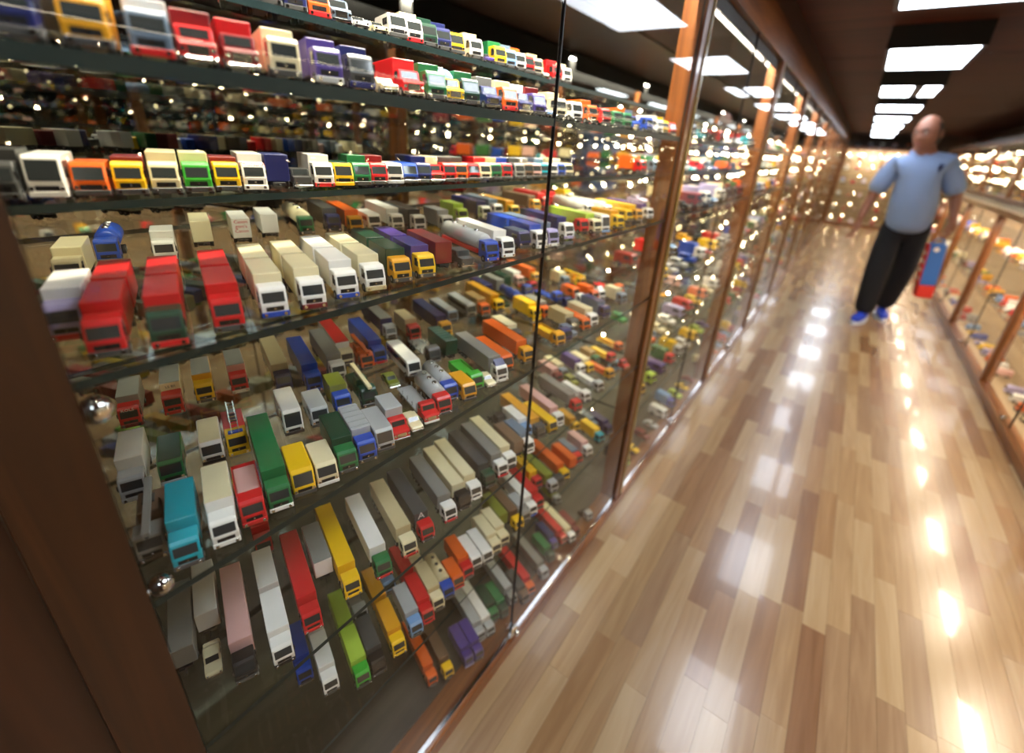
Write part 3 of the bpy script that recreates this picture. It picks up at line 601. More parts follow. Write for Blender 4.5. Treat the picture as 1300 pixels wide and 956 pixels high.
# ------------------------------------------------------------------ the lorries of the nearest cabinet: shelf, crop, place in the crop, kind, colours
CROP = dict(a1=(0,0),a2=(300,0),a3=(600,0),b1=(0,230),b2=(300,230),b3=(600,230),c1=(0,440),c2=(300,440),c3=(600,440),d1=(0,640),d2=(300,640),d3=(600,640))
TABLE = '''# shelf crop u v type cab box bumper opts
S1 a1 60 120 rigid navy darkgrey -
S1 a1 410 140 rigid gold gold - zt=.05
S1 a1 720 190 rigid bluegrey white red
S1 a1 930 215 rigid red darkred - st=2
S1 a1 1140 255 rigid darkred red - st=2
S1 a2 240 280 rigid cream cream - st=1
S1 a2 445 310 rigid purple purple silver
S1 a2 600 345 rigid darkgrey navy navy
S1 a2 730 365 car cream - -
S1 a2 840 385 rigid red red - st=2
S1 a2 950 400 short green green -
S1 a2 1035 420 tank yellow lightblue - st=2
S1 a2 1110 425 rigid darkgreen green -
S1 a2 1215 445 rigid navy grey - st=2
S1 a3 190 450 rigid orange cream red
S1 a3 262 470 short navy white - st=2
S1 a3 335 480 short purple darkred -
S1 a3 365 490 car lightblue - -
S1 a3 425 500 short cream cream -
S1 a3 500 515 tipper white orange -
S1 a3 572 540 rigid orange orange -
S1 a3 635 550 van red red -
S1 a3 690 555 van green green -
S1 a3 735 560 short green orange -
S1 a3 775 575 short blue bluegrey - st=2
S1 a3 835 585 tipper blue navy -
S1 a3 885 580 short white white -
S1 a3 912 585 short yellow yellow -
S1 a3 955 590 van red orange -
S0 a2 130 30 rigid red red -
S0 a2 230 45 rigid navy navy -
S0 a2 325 55 rigid navy grey - st=1
S0 a2 415 80 short orange orange red
S0 a2 515 105 short bluegrey navy - st=2
S0 a2 612 122 car white - -
S0 a2 690 140 car cream - -
S0 a2 735 150 van white white -
S0 a2 810 170 rigid white cream red
S0 a2 895 190 short darkgreen darkgreen -
S0 a2 955 210 short navy navy -
S0 a2 1035 230 van yellow yellow -
S0 a2 1130 260 short white cream -
S0 a2 1195 275 car purple - -
S0 a2 1250 285 short yellow green -
S0 a3 190 300 short lightblue bluegrey -
S0 a3 230 305 short white orange -
S0 a3 272 310 van red red -
S0 a3 312 320 short cream beige -
S0 a3 352 335 car white - -
S0 a3 405 345 short red red -
S0 a3 450 365 short white cream -
S2 a1 100 915 short darkgrey darkgrey -
S2 a1 325 920 van white white white L=.085 h=.04
S2 a1 525 912 van orange orange -
S2 a1 685 905 short yellow darkred - zt=.038
S2 a1 822 902 rigid cream cream -
S2 a1 962 900 short brightgreen cream -
S2 a1 1088 885 short yellow darkred - zt=.039
S2 a1 1190 862 rigid white white white ctext=MONDIA fc=red
S2 a2 195 885 trail - navy - bl=.05
S2 a2 300 875 jeep darkgrey darkgrey -
S2 a2 400 880 rigid white white red
S2 a2 512 868 van yellow darkgreen yellow
S2 a2 592 862 short green green -
S2 a2 675 858 rigid red darkred -
S2 a2 748 855 van white white silver
S2 a2 808 850 van blue blue -
S2 a2 870 850 rigid navy navy -
S2 a2 945 848 short red cream - st=2
S2 a2 1002 845 short red darkgrey -
S2 a2 1060 842 short orange darkgrey -
S2 a2 1118 838 van red red -
S2 a2 1172 835 short cream red -
S2 a2 1222 832 short green beige -
S2 a2 1272 828 short red blue -
S2 a3 228 825 short grey darkgrey -
S2 a3 270 822 short brown grey -
S2 a3 310 820 van pink pink -
S2 a3 340 818 short teal bluegrey -
S2 a3 385 815 van white white -
S2 a3 422 812 short blue cream -
S2 a3 458 808 van cream cream -
A b1 245 775 rigid lilac white red
A b1 520 835 draw red red -
A b1 805 785 draw darkgreen red red
A b1 1090 715 draw red red -
A b2 190 645 draw white cream blue
A b2 370 605 draw white cream maroon
A b2 525 555 draw white white blue 
A b2 655 520 draw white cream beige
A b2 780 480 draw gold darkgreen -
A b2 893 458 draw yellow purple -
A b2 985 425 trail - darkred - bl=.11
A b2 1082 410 jeep darkgrey darkgrey -
A b2 1195 380 tanker blue silver blue belt=red
A b2 1270 362 semi white white white text=||||||||||:: tc=darkgrey ts=.009
A b3 245 322 van navy bluegrey -
A b3 322 320 draw white blue white text==|= tc=red ts=.011
A b3 385 312 semi lilac bluegrey white
A b3 450 275 semi white navy lilac text=samsu tc=white ts=.016
A b3 520 250 flat red darkred -
A b3 583 250 semi cream lime - zt=.043
A b3 625 248 van white cream lightblue L=.10 h=.042
A b3 692 228 rigid yellow gold -
A b3 770 192 semi gold yellow -
A b3 835 182 semi white purple -
A b3 730 195 van yellow yellow -
A b1 345 505 rigid cream cream blue
A b1 520 392 tank blue blue - st=1
A b1 785 395 short white white red
A b1 960 322 trail - cream -
A b1 1145 302 trail - white - ftext=Canon~gom's~Canon fc=red
A b2 172 275 trail - white -
A b2 335 255 tanker green cream -
A b2 462 240 semi navy darkgrey -
A b2 566 250 semi gold orange -
A b2 650 235 van white white - L=.09
A b2 757 235 semi white white -
A b2 860 240 semi white black -
A b2 990 240 rigid white silver -
A b2 1060 200 rigid lime lime -
A b2 1170 185 semi white navy -
A b2 1225 172 semi white bluegrey -
A b3 200 178 semi yellow gold -
A b3 300 145 semi gold brown -
A b3 345 128 semi red red -
A b3 395 120 short red red - st=2
A b3 460 105 short cream yellow -
A b3 548 165 tanker white white -
A b3 640 170 semi white white - zt=.04
B c1 622 382 rigid red grey darkred ctext=KOLS fc=white
B c1 822 320 rigid red cream red roof=grey ftext=LS_BS fc=darkgrey zt=.046 st=1
B c1 968 265 rigid yellow gold - roof=grey
B c1 1128 220 rigid red pink white roof=grey zt=.045
B c1 640 725 rigid silver white silver zt=.048
B c1 818 645 van green darkgreen silver L=.075
B c1 1005 552 van white cream black L=.075
B c1 1188 492 fire yellow red yellow
B d1 890 300 rigid teal teal - zt=.046
B c1 1095 935 rigid white white white roof=cream zt=.046
B d1 685 290 crane grey brown -
B c2 255 422 van white white black L=.085 h=.042
B c2 400 378 van silver silver - L=.07
B c2 507 318 short blue olive -
B c2 628 285 crane darkgreen darkgreen - boom=cream
B c2 345 693 van yellow yellow - L=.07 h=.038
B c2 298 755 semi green green white
B c2 470 612 rigid green darkgreen -
B c2 435 700 van cream cream white
B c2 608 555 rigid blue silver - ribs=1
B c2 695 500 van silver silver - L=.075 h=.037
B c2 800 452 short red silver - st=2
B c2 910 382 flat red silver white st=2
B c2 870 410 car cream - -
B c2 1000 325 tank red silver -
B c2 1048 250 tank blue silver -
B c2 1115 215 tipper brightgreen brightgreen - bed=brightgreen
B c2 1150 262 car cream - -
B c2 1088 295 van gold gold -
B c2 1208 182 semi white grey white wing=navy
B c2 372 215 semi blue blue blue
B c2 232 215 semi navy beige -
B c2 497 158 semi white grey -
B c2 555 92 semi cream white - roof=red
B c2 660 88 semi blue blue red
B c2 742 200 car olive - -
B c2 590 118 crane orange orange -
B c2 835 150 bus white white black
B c2 195 800 tipper red pink red bed=red
B b2 727 745 semi silver navy - roof=grey
B b2 838 745 rigid red beige red roof=beige
B b2 985 730 semi gold navy yellow ribs=1
B b2 1035 838 trail - darkgreen - ribs=1
B b2 1015 672 bus bluegrey silver -
B b2 1100 640 bus grey silver -
B b2 1165 635 rigid orange tan -
B b2 1232 615 semi yellow gold -
B b2 1185 555 trail - navy -
B b2 1240 530 trail - grey -
B b2 930 855 flat darkgrey grey -
B b3 172 512 trail - darkgreen -
B b3 225 495 rigid pink white red
B b3 300 478 semi gold orange -
B b3 290 525 unit red red - st=1
B b3 262 540 unit blue blue -
B b3 225 590 tank blue blue -
B b3 160 600 jeep darkgreen darkgreen -
B b3 300 655 rigid yellow yellow yellow
B b3 350 650 rigid orange grey -
B b3 440 495 short bluegrey cream -
B b3 512 500 crane yellow gold -
B b3 500 548 van orange orange red
B b3 562 570 short orange orange white
B b3 600 562 tipper white white - wing=white
B b3 690 535 flat orange red -
B b3 705 578 short bluegrey cream -
B b3 400 572 flat blue blue -
B b3 458 602 unit navy navy - st=2
B b3 515 585 unit white white -
B b3 625 645 rigid navy bluegrey - roof=navy
B b3 572 692 rigid white cream - roof=cream
B b3 470 710 rigid darkgrey beige -
B b3 530 718 rigid orange orange - zt=.034
B b3 440 765 unit navy navy -
B b3 490 742 jeep bluegrey bluegrey -
B b3 425 790 tipper gold yellow - 
B b3 210 770 rigid darkgrey cream -
B b3 165 895 bus orange orange -
B b3 262 855 semi gold orange -
C b3 515 905 rigid white purple - ribs=1
C b3 555 900 rigid yellow cream -
C b3 580 865 short green tan -
C b3 760 790 flat red yellow - load=yellow
C b3 690 800 flat orange yellow - load=gold
C b3 725 895 unit red red - st=2
C c3 405 178 rigid darkred pink - 
C c3 437 160 rigid bluegrey cream -
C c3 475 185 jeep olive olive -
C c3 640 160 flat gold orange - load=orange
C c3 535 265 flat white white - load=white
C c3 600 245 flat silver silver - load=white
C c3 495 330 semi red grey -
C c3 408 375 semi white pink white
C c3 378 410 bus yellow yellow -
C c3 320 430 semi darkgrey gold -
C c3 275 500 rigid white bluegrey white
C c3 228 440 rigid lightblue white -
C c3 150 375 unit black black -
C c3 235 525 trail - brown -
C c3 178 575 semi white cream -
C c3 150 635 semi white grey red
C c3 90 675 semi darkgreen darkgrey -
C c3 25 725 semi white cream white roof=cream
C c2 1075 790 semi black cream -
C c2 1010 870 semi white grey red
C d2 905 185 semi red darkgrey - ftext=A fc=white fs=.02
C d2 820 250 semi cream beige red
C d2 695 345 semi green white red
C d2 540 440 semi yellow yellow yellow tl=.15
C d2 365 595 semi red red red
C d2 240 765 draw white white black
C d2 140 245 semi red red -
C d1 1160 825 semi black pink -
C d1 935 660 trail - white - bl=.10
C d1 985 822 car cream - -
C d1 880 835 trail - grey - bl=.12
D d2 330 840 rigid blue blue -
D d2 605 850 draw brightgreen lime -
D d2 450 885 draw white white -
D d2 665 800 rigid black darkgrey -
D d2 590 560 flat silver grey -
C d2 435 375 trail - white - roof=grey
D d2 765 705 draw yellow gold yellow
D d2 720 425 rigid lightblue maroon -
D d2 880 320 short cream cream -
D d2 940 555 draw red red red
D d2 990 475 rigid cream beige -
D d2 1048 418 tank blue beige -
D d2 1125 385 rigid red orange -
D d2 1152 298 van white white - L=.085
D d2 1228 250 rigid cream cream - st=1
D d2 862 610 rigid lightblue silver -
D d3 118 255 rigid cream cream -
D d3 50 290 van white white - L=.08
D d3 10 375 van orange orange red
D d3 205 175 semi yellow brown -
D d3 268 135 semi white white blue
D d3 295 78 semi red red -
D d3 110 145 trail - olive -
D d3 385 70 unit darkgrey black -
D d3 180 690 short grey silver -
D c3 348 650 semi red yellow -
D c3 420 640 semi yellow orange -
D c3 478 625 trail - orange -
D c3 388 712 semi silver olive -
D c3 497 552 rigid red bluegrey - zt=.038
D c3 548 525 rigid white pink -
D c3 612 468 rigid teal yellow -
D c3 490 400 rigid yellow gold -
D c3 575 400 rigid bluegrey bluegrey -
D c3 630 425 rigid navy navy -
E d2 1165 630 semi silver silver silver
E d2 1110 745 rigid purple purple lilac
E d2 995 815 semi yellow brown -
E d2 920 850 semi orange orange -
E d2 1240 540 rigid darkgreen green -
E d3 190 470 semi grey silver -
E d3 340 350 semi silver grey silver
E d3 275 425 semi orange red -
E d3 370 272 rigid darkgreen green -
E d3 120 540 rigid green darkgreen -
E d3 435 185 semi red red -
E d3 475 178 semi white cream -
E d3 385 215 rigid purple navy -
E d3 475 212 rigid darkred darkred -
E d3 540 150 unit silver silver -
E d3 65 630 semi silver white -
E d3 15 740 rigid purple purple -
E d3 250 500 rigid brown darkgrey -
E c3 400 740 semi silver olive -
'''
YAW = math.radians(-20.0)
items = []
for ln in TABLE.strip().splitlines():
    if not ln.strip() or ln.startswith('#'): continue
    p = ln.split(); s = p[0]; ox, oy = CROP[p[1]]
    px, py = ox+float(p[2])*0.27195, oy+float(p[3])*0.27195
    op = {}
    for e in p[8:]:
        k, _, v = e.partition('=')
        try: op[k] = float(v) if not k.endswith('text') else v
        except ValueError: op[k] = v
    if 'st' in op: op['st'] = int(op['st'])
    z, xf = SH[s]
    P = unproject(px, py, 2, z)
    if s in ('S0','S1','S2') or P.x > xf-0.007: P = unproject(px, py, 0, xf-0.008)
    x, y = P.x, P.y
    L = KLEN[p[4]]
    if 'L' in op: L = op['L']
    if p[4] == 'trail': L = op.get('bl', 0.09)+0.012
    if p[4] == 'semi' and 'tl' in op: L = 0.032+op['tl']
    if p[4] in ('rigid','short') and p[4] == 'rigid' and 'bl' in op: L = op['bl']+0.028
    items.append(dict(x0=x, y0=y, s=s, px=px, py=py, kind=p[4], c=p[5] if p[5] != '-' else p[6], b=None if p[6] == '-' else p[6], bump=None if p[7] == '-' else p[7], op=op, x=x, y=y, z=z, L=L, yaw=YAW))
# keep each on its shelf and clear of its neighbours (footprints pushed apart)
def corners(i):
    d = (math.cos(i['yaw']), math.sin(i['yaw'])); n = (-d[1], d[0]); w = 0.0149; L = i['L']+0.0015
    return [(i['x']+d[0]*a+n[0]*b_, i['y']+d[1]*a+n[1]*b_) for a, b_ in ((0.003,-w),(0.003,w),(-L,w),(-L,-w))]
def sat(a, b_):
    best = (9, None)
    for yaw in (a['yaw'], b_['yaw']):
        for ax in ((math.cos(yaw), math.sin(yaw)), (-math.sin(yaw), math.cos(yaw))):
            pa = [c[0]*ax[0]+c[1]*ax[1] for c in corners(a)]; pb = [c[0]*ax[0]+c[1]*ax[1] for c in corners(b_)]
            ov = min(max(pa)-min(pb), max(pb)-min(pa))
            if ov <= 0: return None
            if ov < best[0]:
                s = 1 if (max(pa)+min(pa)) > (max(pb)+min(pb)) else -1
                best = (ov, (ax[0]*s, ax[1]*s))
    return best
YMIN = {k: 0.066 for k in SH}
def inside(i):
    z, xf = SH[i['s']]; cs = corners(i)
    mx = max(c[0] for c in cs); mn = min(c[0] for c in cs); my = min(c[1] for c in cs); My = max(c[1] for c in cs)
    if mx > xf-0.004: i['x'] -= mx-(xf-0.004)
    if mn < XB+0.006: i['x'] += XB+0.006-mn
    if my < YMIN[i['s']]: i['y'] += YMIN[i['s']]-my
    lim = POSTS[1]-0.034 if mx > -0.512 else 1.95
    if My > lim: i['y'] -= My-lim
for s in SH:
    grp = [i for i in items if i['s'] == s]
    for it in range(90):
        moved = False
        for a in range(len(grp)):
            for b_ in range(a+1, len(grp)):
                A, B = grp[a], grp[b_]
                if abs(A['x']-B['x']) > 0.24 or abs(A['y']-B['y']) > 0.2: continue
                r = sat(A, B)
                if r:
                    k = (r[0]+0.0003)*0.5; moved = True
                    A['x'] += r[1][0]*k; A['y'] += r[1][1]*k; B['x'] -= r[1][0]*k; B['y'] -= r[1][1]*k
        for i in grp: inside(i)
        if not moved: break
def clash(i, others): return any(sat(i, o_) for o_ in others)
DROPPED = []
for s in SH:
    keep = []
    for i in [i for i in items if i['s'] == s]:
        r = max([sat(i, o_)[0] for o_ in keep if sat(i, o_)] or [0])
        if r > 0.0035: DROPPED.append(i)
        else: keep.append(i)
    if s in DROPPED: pass
for d in DROPPED: items.remove(d)
print('lorries', len(items), 'dropped', [(d['s'], d['kind'], round(d['px']), round(d['py'])) for d in DROPPED])
DBG = sorted([(round(1000*math.hypot(i['x']-i['x0'], i['y']-i['y0'])), i['s'], i['kind'], i['c'], round(i['px']), round(i['py'])) for i in items], reverse=True)[:45]
print('moved', DBG)
import re
# labels that single out each
for i in items: i['look'] = look(i['kind'], i['c'], i['b'], i['bump'], i['op']); i['short'] = '%s %s' % (cn(i['c'] if i['kind'] != 'trail' else i['b']), KWORD[i['kind']].replace('toy ', '').replace('long ', '').replace('short ', '').replace('small ', ''))
def neigh(i, side):
    g = [o_ for o_ in items if o_['s'] == i['s'] and o_ is not i and (o_['px'] < i['px'] if side == 'right of' else o_['px'] > i['px'])]
    g.sort(key=lambda o_: math.hypot(o_['px']-i['px'], 2.0*(o_['py']-i['py'])))
    return g
from collections import Counter
cands = []
for i in items:
    on = 'on the cabinet floor' if i['s'] == 'E' else 'on the ' + SHW[i['s']]
    extra = ''
    t_ = i['op'].get('ctext') or i['op'].get('ftext') or (i['op'].get('text') if str(i['op'].get('text','')).isalpha() else None)
    c = []
    if t_ and len(i['look'].split()) <= 9: c.append('%s, lettering on its front, %s' % (i['look'], on))
    c.append('%s %s' % (i['look'], on))
    for side in ('right of', 'left of'):
        for n_ in neigh(i, side)[:3]:
            c.append('%s, %s the %s %s' % (i['look'], side, n_['short'], on))
    cands.append([x for x in c])
def nw(s): return len(s.replace('-', ' ').split())
used = Counter(); idx = [0]*len(items)
for r in range(8):
    cnt = Counter(cands[k][min(idx[k], len(cands[k])-1)] for k in range(len(items)))
    for k in range(len(items)):
        cur = cands[k][min(idx[k], len(cands[k])-1)]
        if cnt[cur] > 1 and idx[k] < len(cands[k])-1: idx[k] += 1
SHORTSH = {'topmost narrow shelf':'top shelf', 'second shelf from top':'second shelf', 'third shelf from top':'third shelf', 'fourth shelf from top':'fourth shelf', 'fifth shelf from top':'fifth shelf', 'sixth shelf from top':'sixth shelf', 'lowest glass shelf':'lowest shelf'}
for k, i in enumerate(items):
    s = cands[k][min(idx[k], len(cands[k])-1)]
    if nw(s) > 16:
        for a, c in SHORTSH.items(): s = s.replace('on the '+a, 'on '+c)
        s = s.replace('on the cabinet floor', 'on cabinet floor')
    if nw(s) > 16: s = s.replace('toy ', '')
    if nw(s) > 16: s = re.sub(r', \w+(-\w+)?( \w+)? bumper', '', s)
    if nw(s) > 16: s = s.replace(' with ', ', ').replace(' and ', ', ')
    if nw(s) > 16: s = s.replace('articulated lorry', 'artic').replace('drawbar lorry', 'drawbar')
    if nw(s) > 16: s = s.replace('the ', '').replace('short box', 'short')
    if nw(s) > 16: s = s.replace('box lorry on', 'lorry on').replace(' box,', ',')
    i['label'] = s
    if nw(s) > 16: s = s.replace('the ', '').replace('box lorry, right', 'lorry, right')
    if nw(s) > 16: s = s.replace('short box', 'short')
    if nw(s) > 16: print('LONG', s)
cnt = Counter(i['label'] for i in items)
for i in items:
    if cnt[i['label']] > 1:
        same = sorted([o_ for o_ in items if o_['label'] == i['label']], key=lambda o_: o_['px'])
        for k, o_ in enumerate(same): o_['label2'] = o_['look'].replace(' with ', ', ').replace('toy ', '') + ', ' + ('leftmost' if k == 0 else 'rightmost' if k == len(same)-1 else 'middle') + ' of its kind on ' + SHORTSH.get(SHW[o_['s']], 'cabinet floor')
for i in items:
    t = empty(KNAME[i['kind']], (i['x'], i['y'], i['z']+0.0003), i['yaw'])
    thing(t, i.get('label2', i['label']), KCAT.get(i['kind'], 'toy lorry'), 'toy vehicles on the ' + SHW[i['s']])
    build(i['kind'], t, i['c'], i['b'], i['bump'], i['op'])

# ------------------------------------------------------------------ bigger model vehicles of the farther cabinets
MINI = [0]
def mini(kind, c, b_, x, y, z, yaw, sc, detail):
    t = empty(dict(car='model_car', jeep='model_off_roader', van='model_van', short='model_lorry', rigid='model_lorry')[kind], (x, y, z+0.0004), yaw)
    t.scale = (sc, sc, sc)
    if detail: build(kind, t, c, b_, None, {})
    else:
        if kind == 'car':
            prof = [(0,0.0055),(0.0002,0.0095),(-0.002,0.0115),(-0.0145,0.0125),(-0.021,0.0185),(-0.036,0.0185),(-0.0435,0.0125),(-0.0495,0.0115),(-0.05,0.0055)]; w = 0.0098
            body = pr(t, 'body', prof, w, 0.0014, paint(c)); front_plate(body, 'windscreen', (-0.0152,0.0131), (-0.0204,0.0179), w-0.0022, M['window'])
            add_wheels(t, (-0.010, -0.039), 0.8, w)
        elif kind in ('van', 'jeep'):
            prof = [(0,0.006),(0.0004,0.0165),(-0.0050,0.0305),(-0.009,0.0335),(-0.060,0.0335),(-0.062,0.0315),(-0.062,0.006)]; w = W2-0.0004
            body = pr(t, 'body', prof, w, 0.0014, paint(c)); front_plate(body, 'windscreen', (0.0,0.0176), (-0.0046,0.0291), w-0.0022, M['window'])
            add_wheels(t, (-0.013, -0.046))
        else:
            L = cab(t, c, None); chassis(t, -0.004, -L-0.048); cargo(t, 'cargo_box', -L-0.0015, -L-0.05, b_, 0.01, 0.0435); add_wheels(t, (-0.008, -L-0.030))
    return t
COLS = ['white','white','red','red','yellow','blue','silver','cream','green','orange','lilac','darkred','black','pink','lightblue','gold']
MLOOK = dict(car='model car', jeep='model off-roader', van='model van', short='model lorry')
minis = []
def row(where, group, x, ys, z, yaw, sc, detail, cols=None, kinds=('car','jeep','van','short'), along='y'):
    prev = None
    for k, y in enumerate(ys):
        c = cols[k % len(cols)] if cols else rnd.choice(COLS)
        if c == prev and not cols: c = rnd.choice(COLS)
        kind = rnd.choice(kinds); b_ = rnd.choice(COLS) if kind == 'short' else None
        t = mini(kind, c, b_, x if along == 'y' else y, y if along == 'y' else x, z, yaw+rnd.uniform(-0.06,0.06), sc, detail)
        minis.append((t, '%s %s' % (cn(c), MLOOK[kind]), where, group, k, len(ys)))
        prev = c
LV = dict(S1='second shelf from top', S2='third shelf from top', A='fourth shelf from top', B='fifth shelf from top', C='sixth shelf from top', D='lowest glass shelf', E='floor')
SPEC = {('S1',1): ['bluegrey','teal','black','darkred','white','silver'], ('S2',1): ['red','bluegrey','blue','darkred','white','teal'], ('A',1): ['black','black','darkred','white','lightblue','white'],
        ('B',1): ['yellow','silver','silver','blue','white','red'], ('C',1): ['orange','cream','white','lilac','red','yellow'], ('D',1): ['yellow','lime','purple','red','silver','white'], ('E',1): ['lime','yellow','darkred','silver','white','blue']}
for bi in range(1, 10):
    ya, yb = POSTS[bi]+0.11, POSTS[bi+1]-0.06
    n = 9 if bi < 2 else (8 if bi < 4 else (6 if bi < 6 else 4))
    for key in ('S1','S2','A','B','C','D','E'):
        if bi > 5 and key in ('E',): continue
        z, xf = SH[key]
        ys = [ya+(yb-ya)*(k+0.5)/n for k in range(n)]
        row('%s of the %s left cabinet' % (LV[key], ORD[bi]), 'model vehicles in the %s left cabinet' % ORD[bi], xf-0.025, ys, z, YAW*0.7, 1.3 if key in ('S1', 'S2') else 1.5, bi < 2, SPEC.get((key, bi)))
        if bi == 1 and key in ('A','B','C','D'):
            row('%s of the %s left cabinet, back row' % (LV[key], ORD[bi]), 'model vehicles in the %s left cabinet' % ORD[bi], xf-0.19, ys[1::2], z, YAW*0.7, 1.5, True)
for bi in range(0, 9):
    ya, yb = RY[bi]+0.12, RY[bi+1]-0.06
    n = 9 if bi < 5 else 5
    for j, z in enumerate((0.052,)+RLOW[1:]):
        ys = [ya+(yb-ya)*(k+0.5)/n for k in range(n)]
        row('%s level of the %s right showcase' % (('bottom','middle','top')[j], ORD[bi]), 'model vehicles in the %s right showcase' % ORD[bi], 1.10, ys, z, math.pi, 1.5, False)
    m = 5
    for j, z in enumerate((1.048,)+RUP[1:]):
        ys = [ya+(yb-ya)*(k+0.5)/m for k in range(m)]
        row('%s level of the %s right wall cabinet' % (('bottom','middle','top')[j], ORD[bi]), 'model vehicles in the %s right wall cabinet' % ORD[bi], 1.36, ys, z, math.pi, 1.2, False)
for j, z in enumerate(EZ):
    ys = [-0.33+0.205*k for k in range(7)]
    row('%s shelf up of the end cabinet' % ORD[j].replace('nearest','first'), 'model vehicles in the end cabinet', YE+0.06, ys, z, -math.pi/2, 2.5, False, ['white','red','pink','white','red','cream','yellow','white','pink','silver'], ('car','van','short'), 'x')
row('top board of the end cabinet', 'model vehicles on top of the end cabinet', YE+0.1, [-0.25+0.22*k for k in range(6)], 1.66, -math.pi/2, 2.2, False, ['bluegrey','navy','darkgrey','bluegrey','black','darkred'], ('van','short'), 'x')
ml = ['%s on the %s' % (a, w) for _, a, w, _, _, _ in minis]
mc = Counter(ml); seen_ = Counter()
for k, (t, a, w, g, i_, n_) in enumerate(minis):
    s = ml[k]
    if mc[s] > 1:
        nb = minis[k-1][1] if i_ > 0 else minis[k+1][1]
        s = '%s beside the %s, %s' % (a, nb.replace('model ', ''), w)
    seen_[s] += 1
    if seen_[s] > 1:
        n2 = minis[k+1][1] if i_ < n_-1 else minis[k-2][1]
        s = s.replace(', ' + w, ' and %s, %s' % (n2.replace('model ', ''), w))
    if nw(s) > 16: s = s.replace(' from top', '').replace('the ', '')
    if nw(s) > 16: s = s.replace('glass ', '').replace(', back row', ' rear')
    if nw(s) > 16: s = s.replace(' level of', ',').replace('model ', '')
    if nw(s) > 16: s = s.replace(' rear', '').replace('shelf of', 'shelf,') + ' rear'
    if nw(s) > 16: print('LONG', s)
    thing(t, s, 'model lorry' if 'lorry' in a else 'model car', g)

# ------------------------------------------------------------------ the man
def skin(name, pts, edges, radii, levels=2, flat=None):
    me = bpy.data.meshes.new(name); me.from_pydata([tuple(p) for p in pts], edges, [])
    o = bpy.data.objects.new(name, me); COL.objects.link(o)
    md = o.modifiers.new('skin', 'SKIN'); md.use_smooth_shade = True
    sv = me.skin_vertices[0].data
    for i, r in enumerate(radii):
        sv[i].radius = (r, r) if not isinstance(r, tuple) else r
        sv[i].use_root = (i == 0)
    o.modifiers.new('sub', 'SUBSURF').levels = levels
    dg = bpy.context.evaluated_depsgraph_get(); dg.update()
    out = bpy.data.meshes.new_from_object(o.evaluated_get(dg)); out.name = name
    bpy.data.objects.remove(o)
    return out
def joined(name, meshes, smooth=True):
    bm = bmesh.new()
    for m_ in meshes: bm.from_mesh(m_)
    me = bpy.data.meshes.new(name); bm.to_mesh(me); bm.free()
    for p in me.polygons: p.use_smooth = smooth
    return me
def tube(name, pts, r, closed=False):
    e = [(i, i+1) for i in range(len(pts)-1)] + ([(len(pts)-1, 0)] if closed else [])
    return skin(name, pts, e, [r]*len(pts), 1)
SKINM = plain('skin', (140,92,72), 0.55); SHIRT = plain('polo_shirt_cloth', (128,150,190), 0.85, vary=0.04); TROUS = plain('trouser_cloth', (10,11,20), 0.9)
SHOE = plain('blue_shoe', (22,58,190), 0.5); SOLE = plain('shoe_sole', (190,200,220), 0.6); HAIR = plain('grey_hair', (62,52,46), 0.8); LENS = clear_glass('spectacle_lens', (0.9,0.9,0.9))
V3 = Vector
HX = (0.335, 5.13, 1.566)                 # head centre
J = dict(pel=(0.425,5.20,0.90), waist=(0.41,5.19,1.03), chest=(0.385,5.185,1.24), up=(0.365,5.18,1.37), neck=(0.345,5.165,1.45), skull=(0.338,5.15,1.53),
    shR=(0.200,5.18,1.340), elR=(0.125,5.17,1.085), wrR=(0.088,5.09,0.865), shL=(0.540,5.195,1.360), elL=(0.665,5.20,1.12), wrL=(0.692,5.10,0.93),
    hipR=(0.345,5.19,0.83), knR=(0.335,5.10,0.46), anR=(0.355,5.11,0.10), hipL=(0.505,5.21,0.83), knL=(0.53,5.30,0.47), anL=(0.50,5.42,0.13))
P_ = {k: V3(v) for k, v in J.items()}
names_ = list(J); ix = {k: i for i, k in enumerate(names_)}
E_ = [('pel','waist'),('waist','chest'),('chest','up'),('up','neck'),('neck','skull'),('up','shR'),('shR','elR'),('elR','wrR'),('up','shL'),('shL','elL'),('elL','wrL'),('pel','hipR'),('hipR','knR'),('knR','anR'),('pel','hipL'),('hipL','knL'),('knL','anL')]
RAD = dict(pel=.13,waist=.145,chest=.13,up=.075,neck=.070,skull=.070,shR=.050,elR=.045,wrR=.027,shL=.050,elL=.045,wrL=.027,hipR=.08,knR=.055,anR=.037,hipL=.08,knL=.055,anL=.037)
body_me = skin('body', [P_[k] for k in names_], [(ix[a], ix[b_]) for a, b_ in E_], [RAD[k] for k in names_])
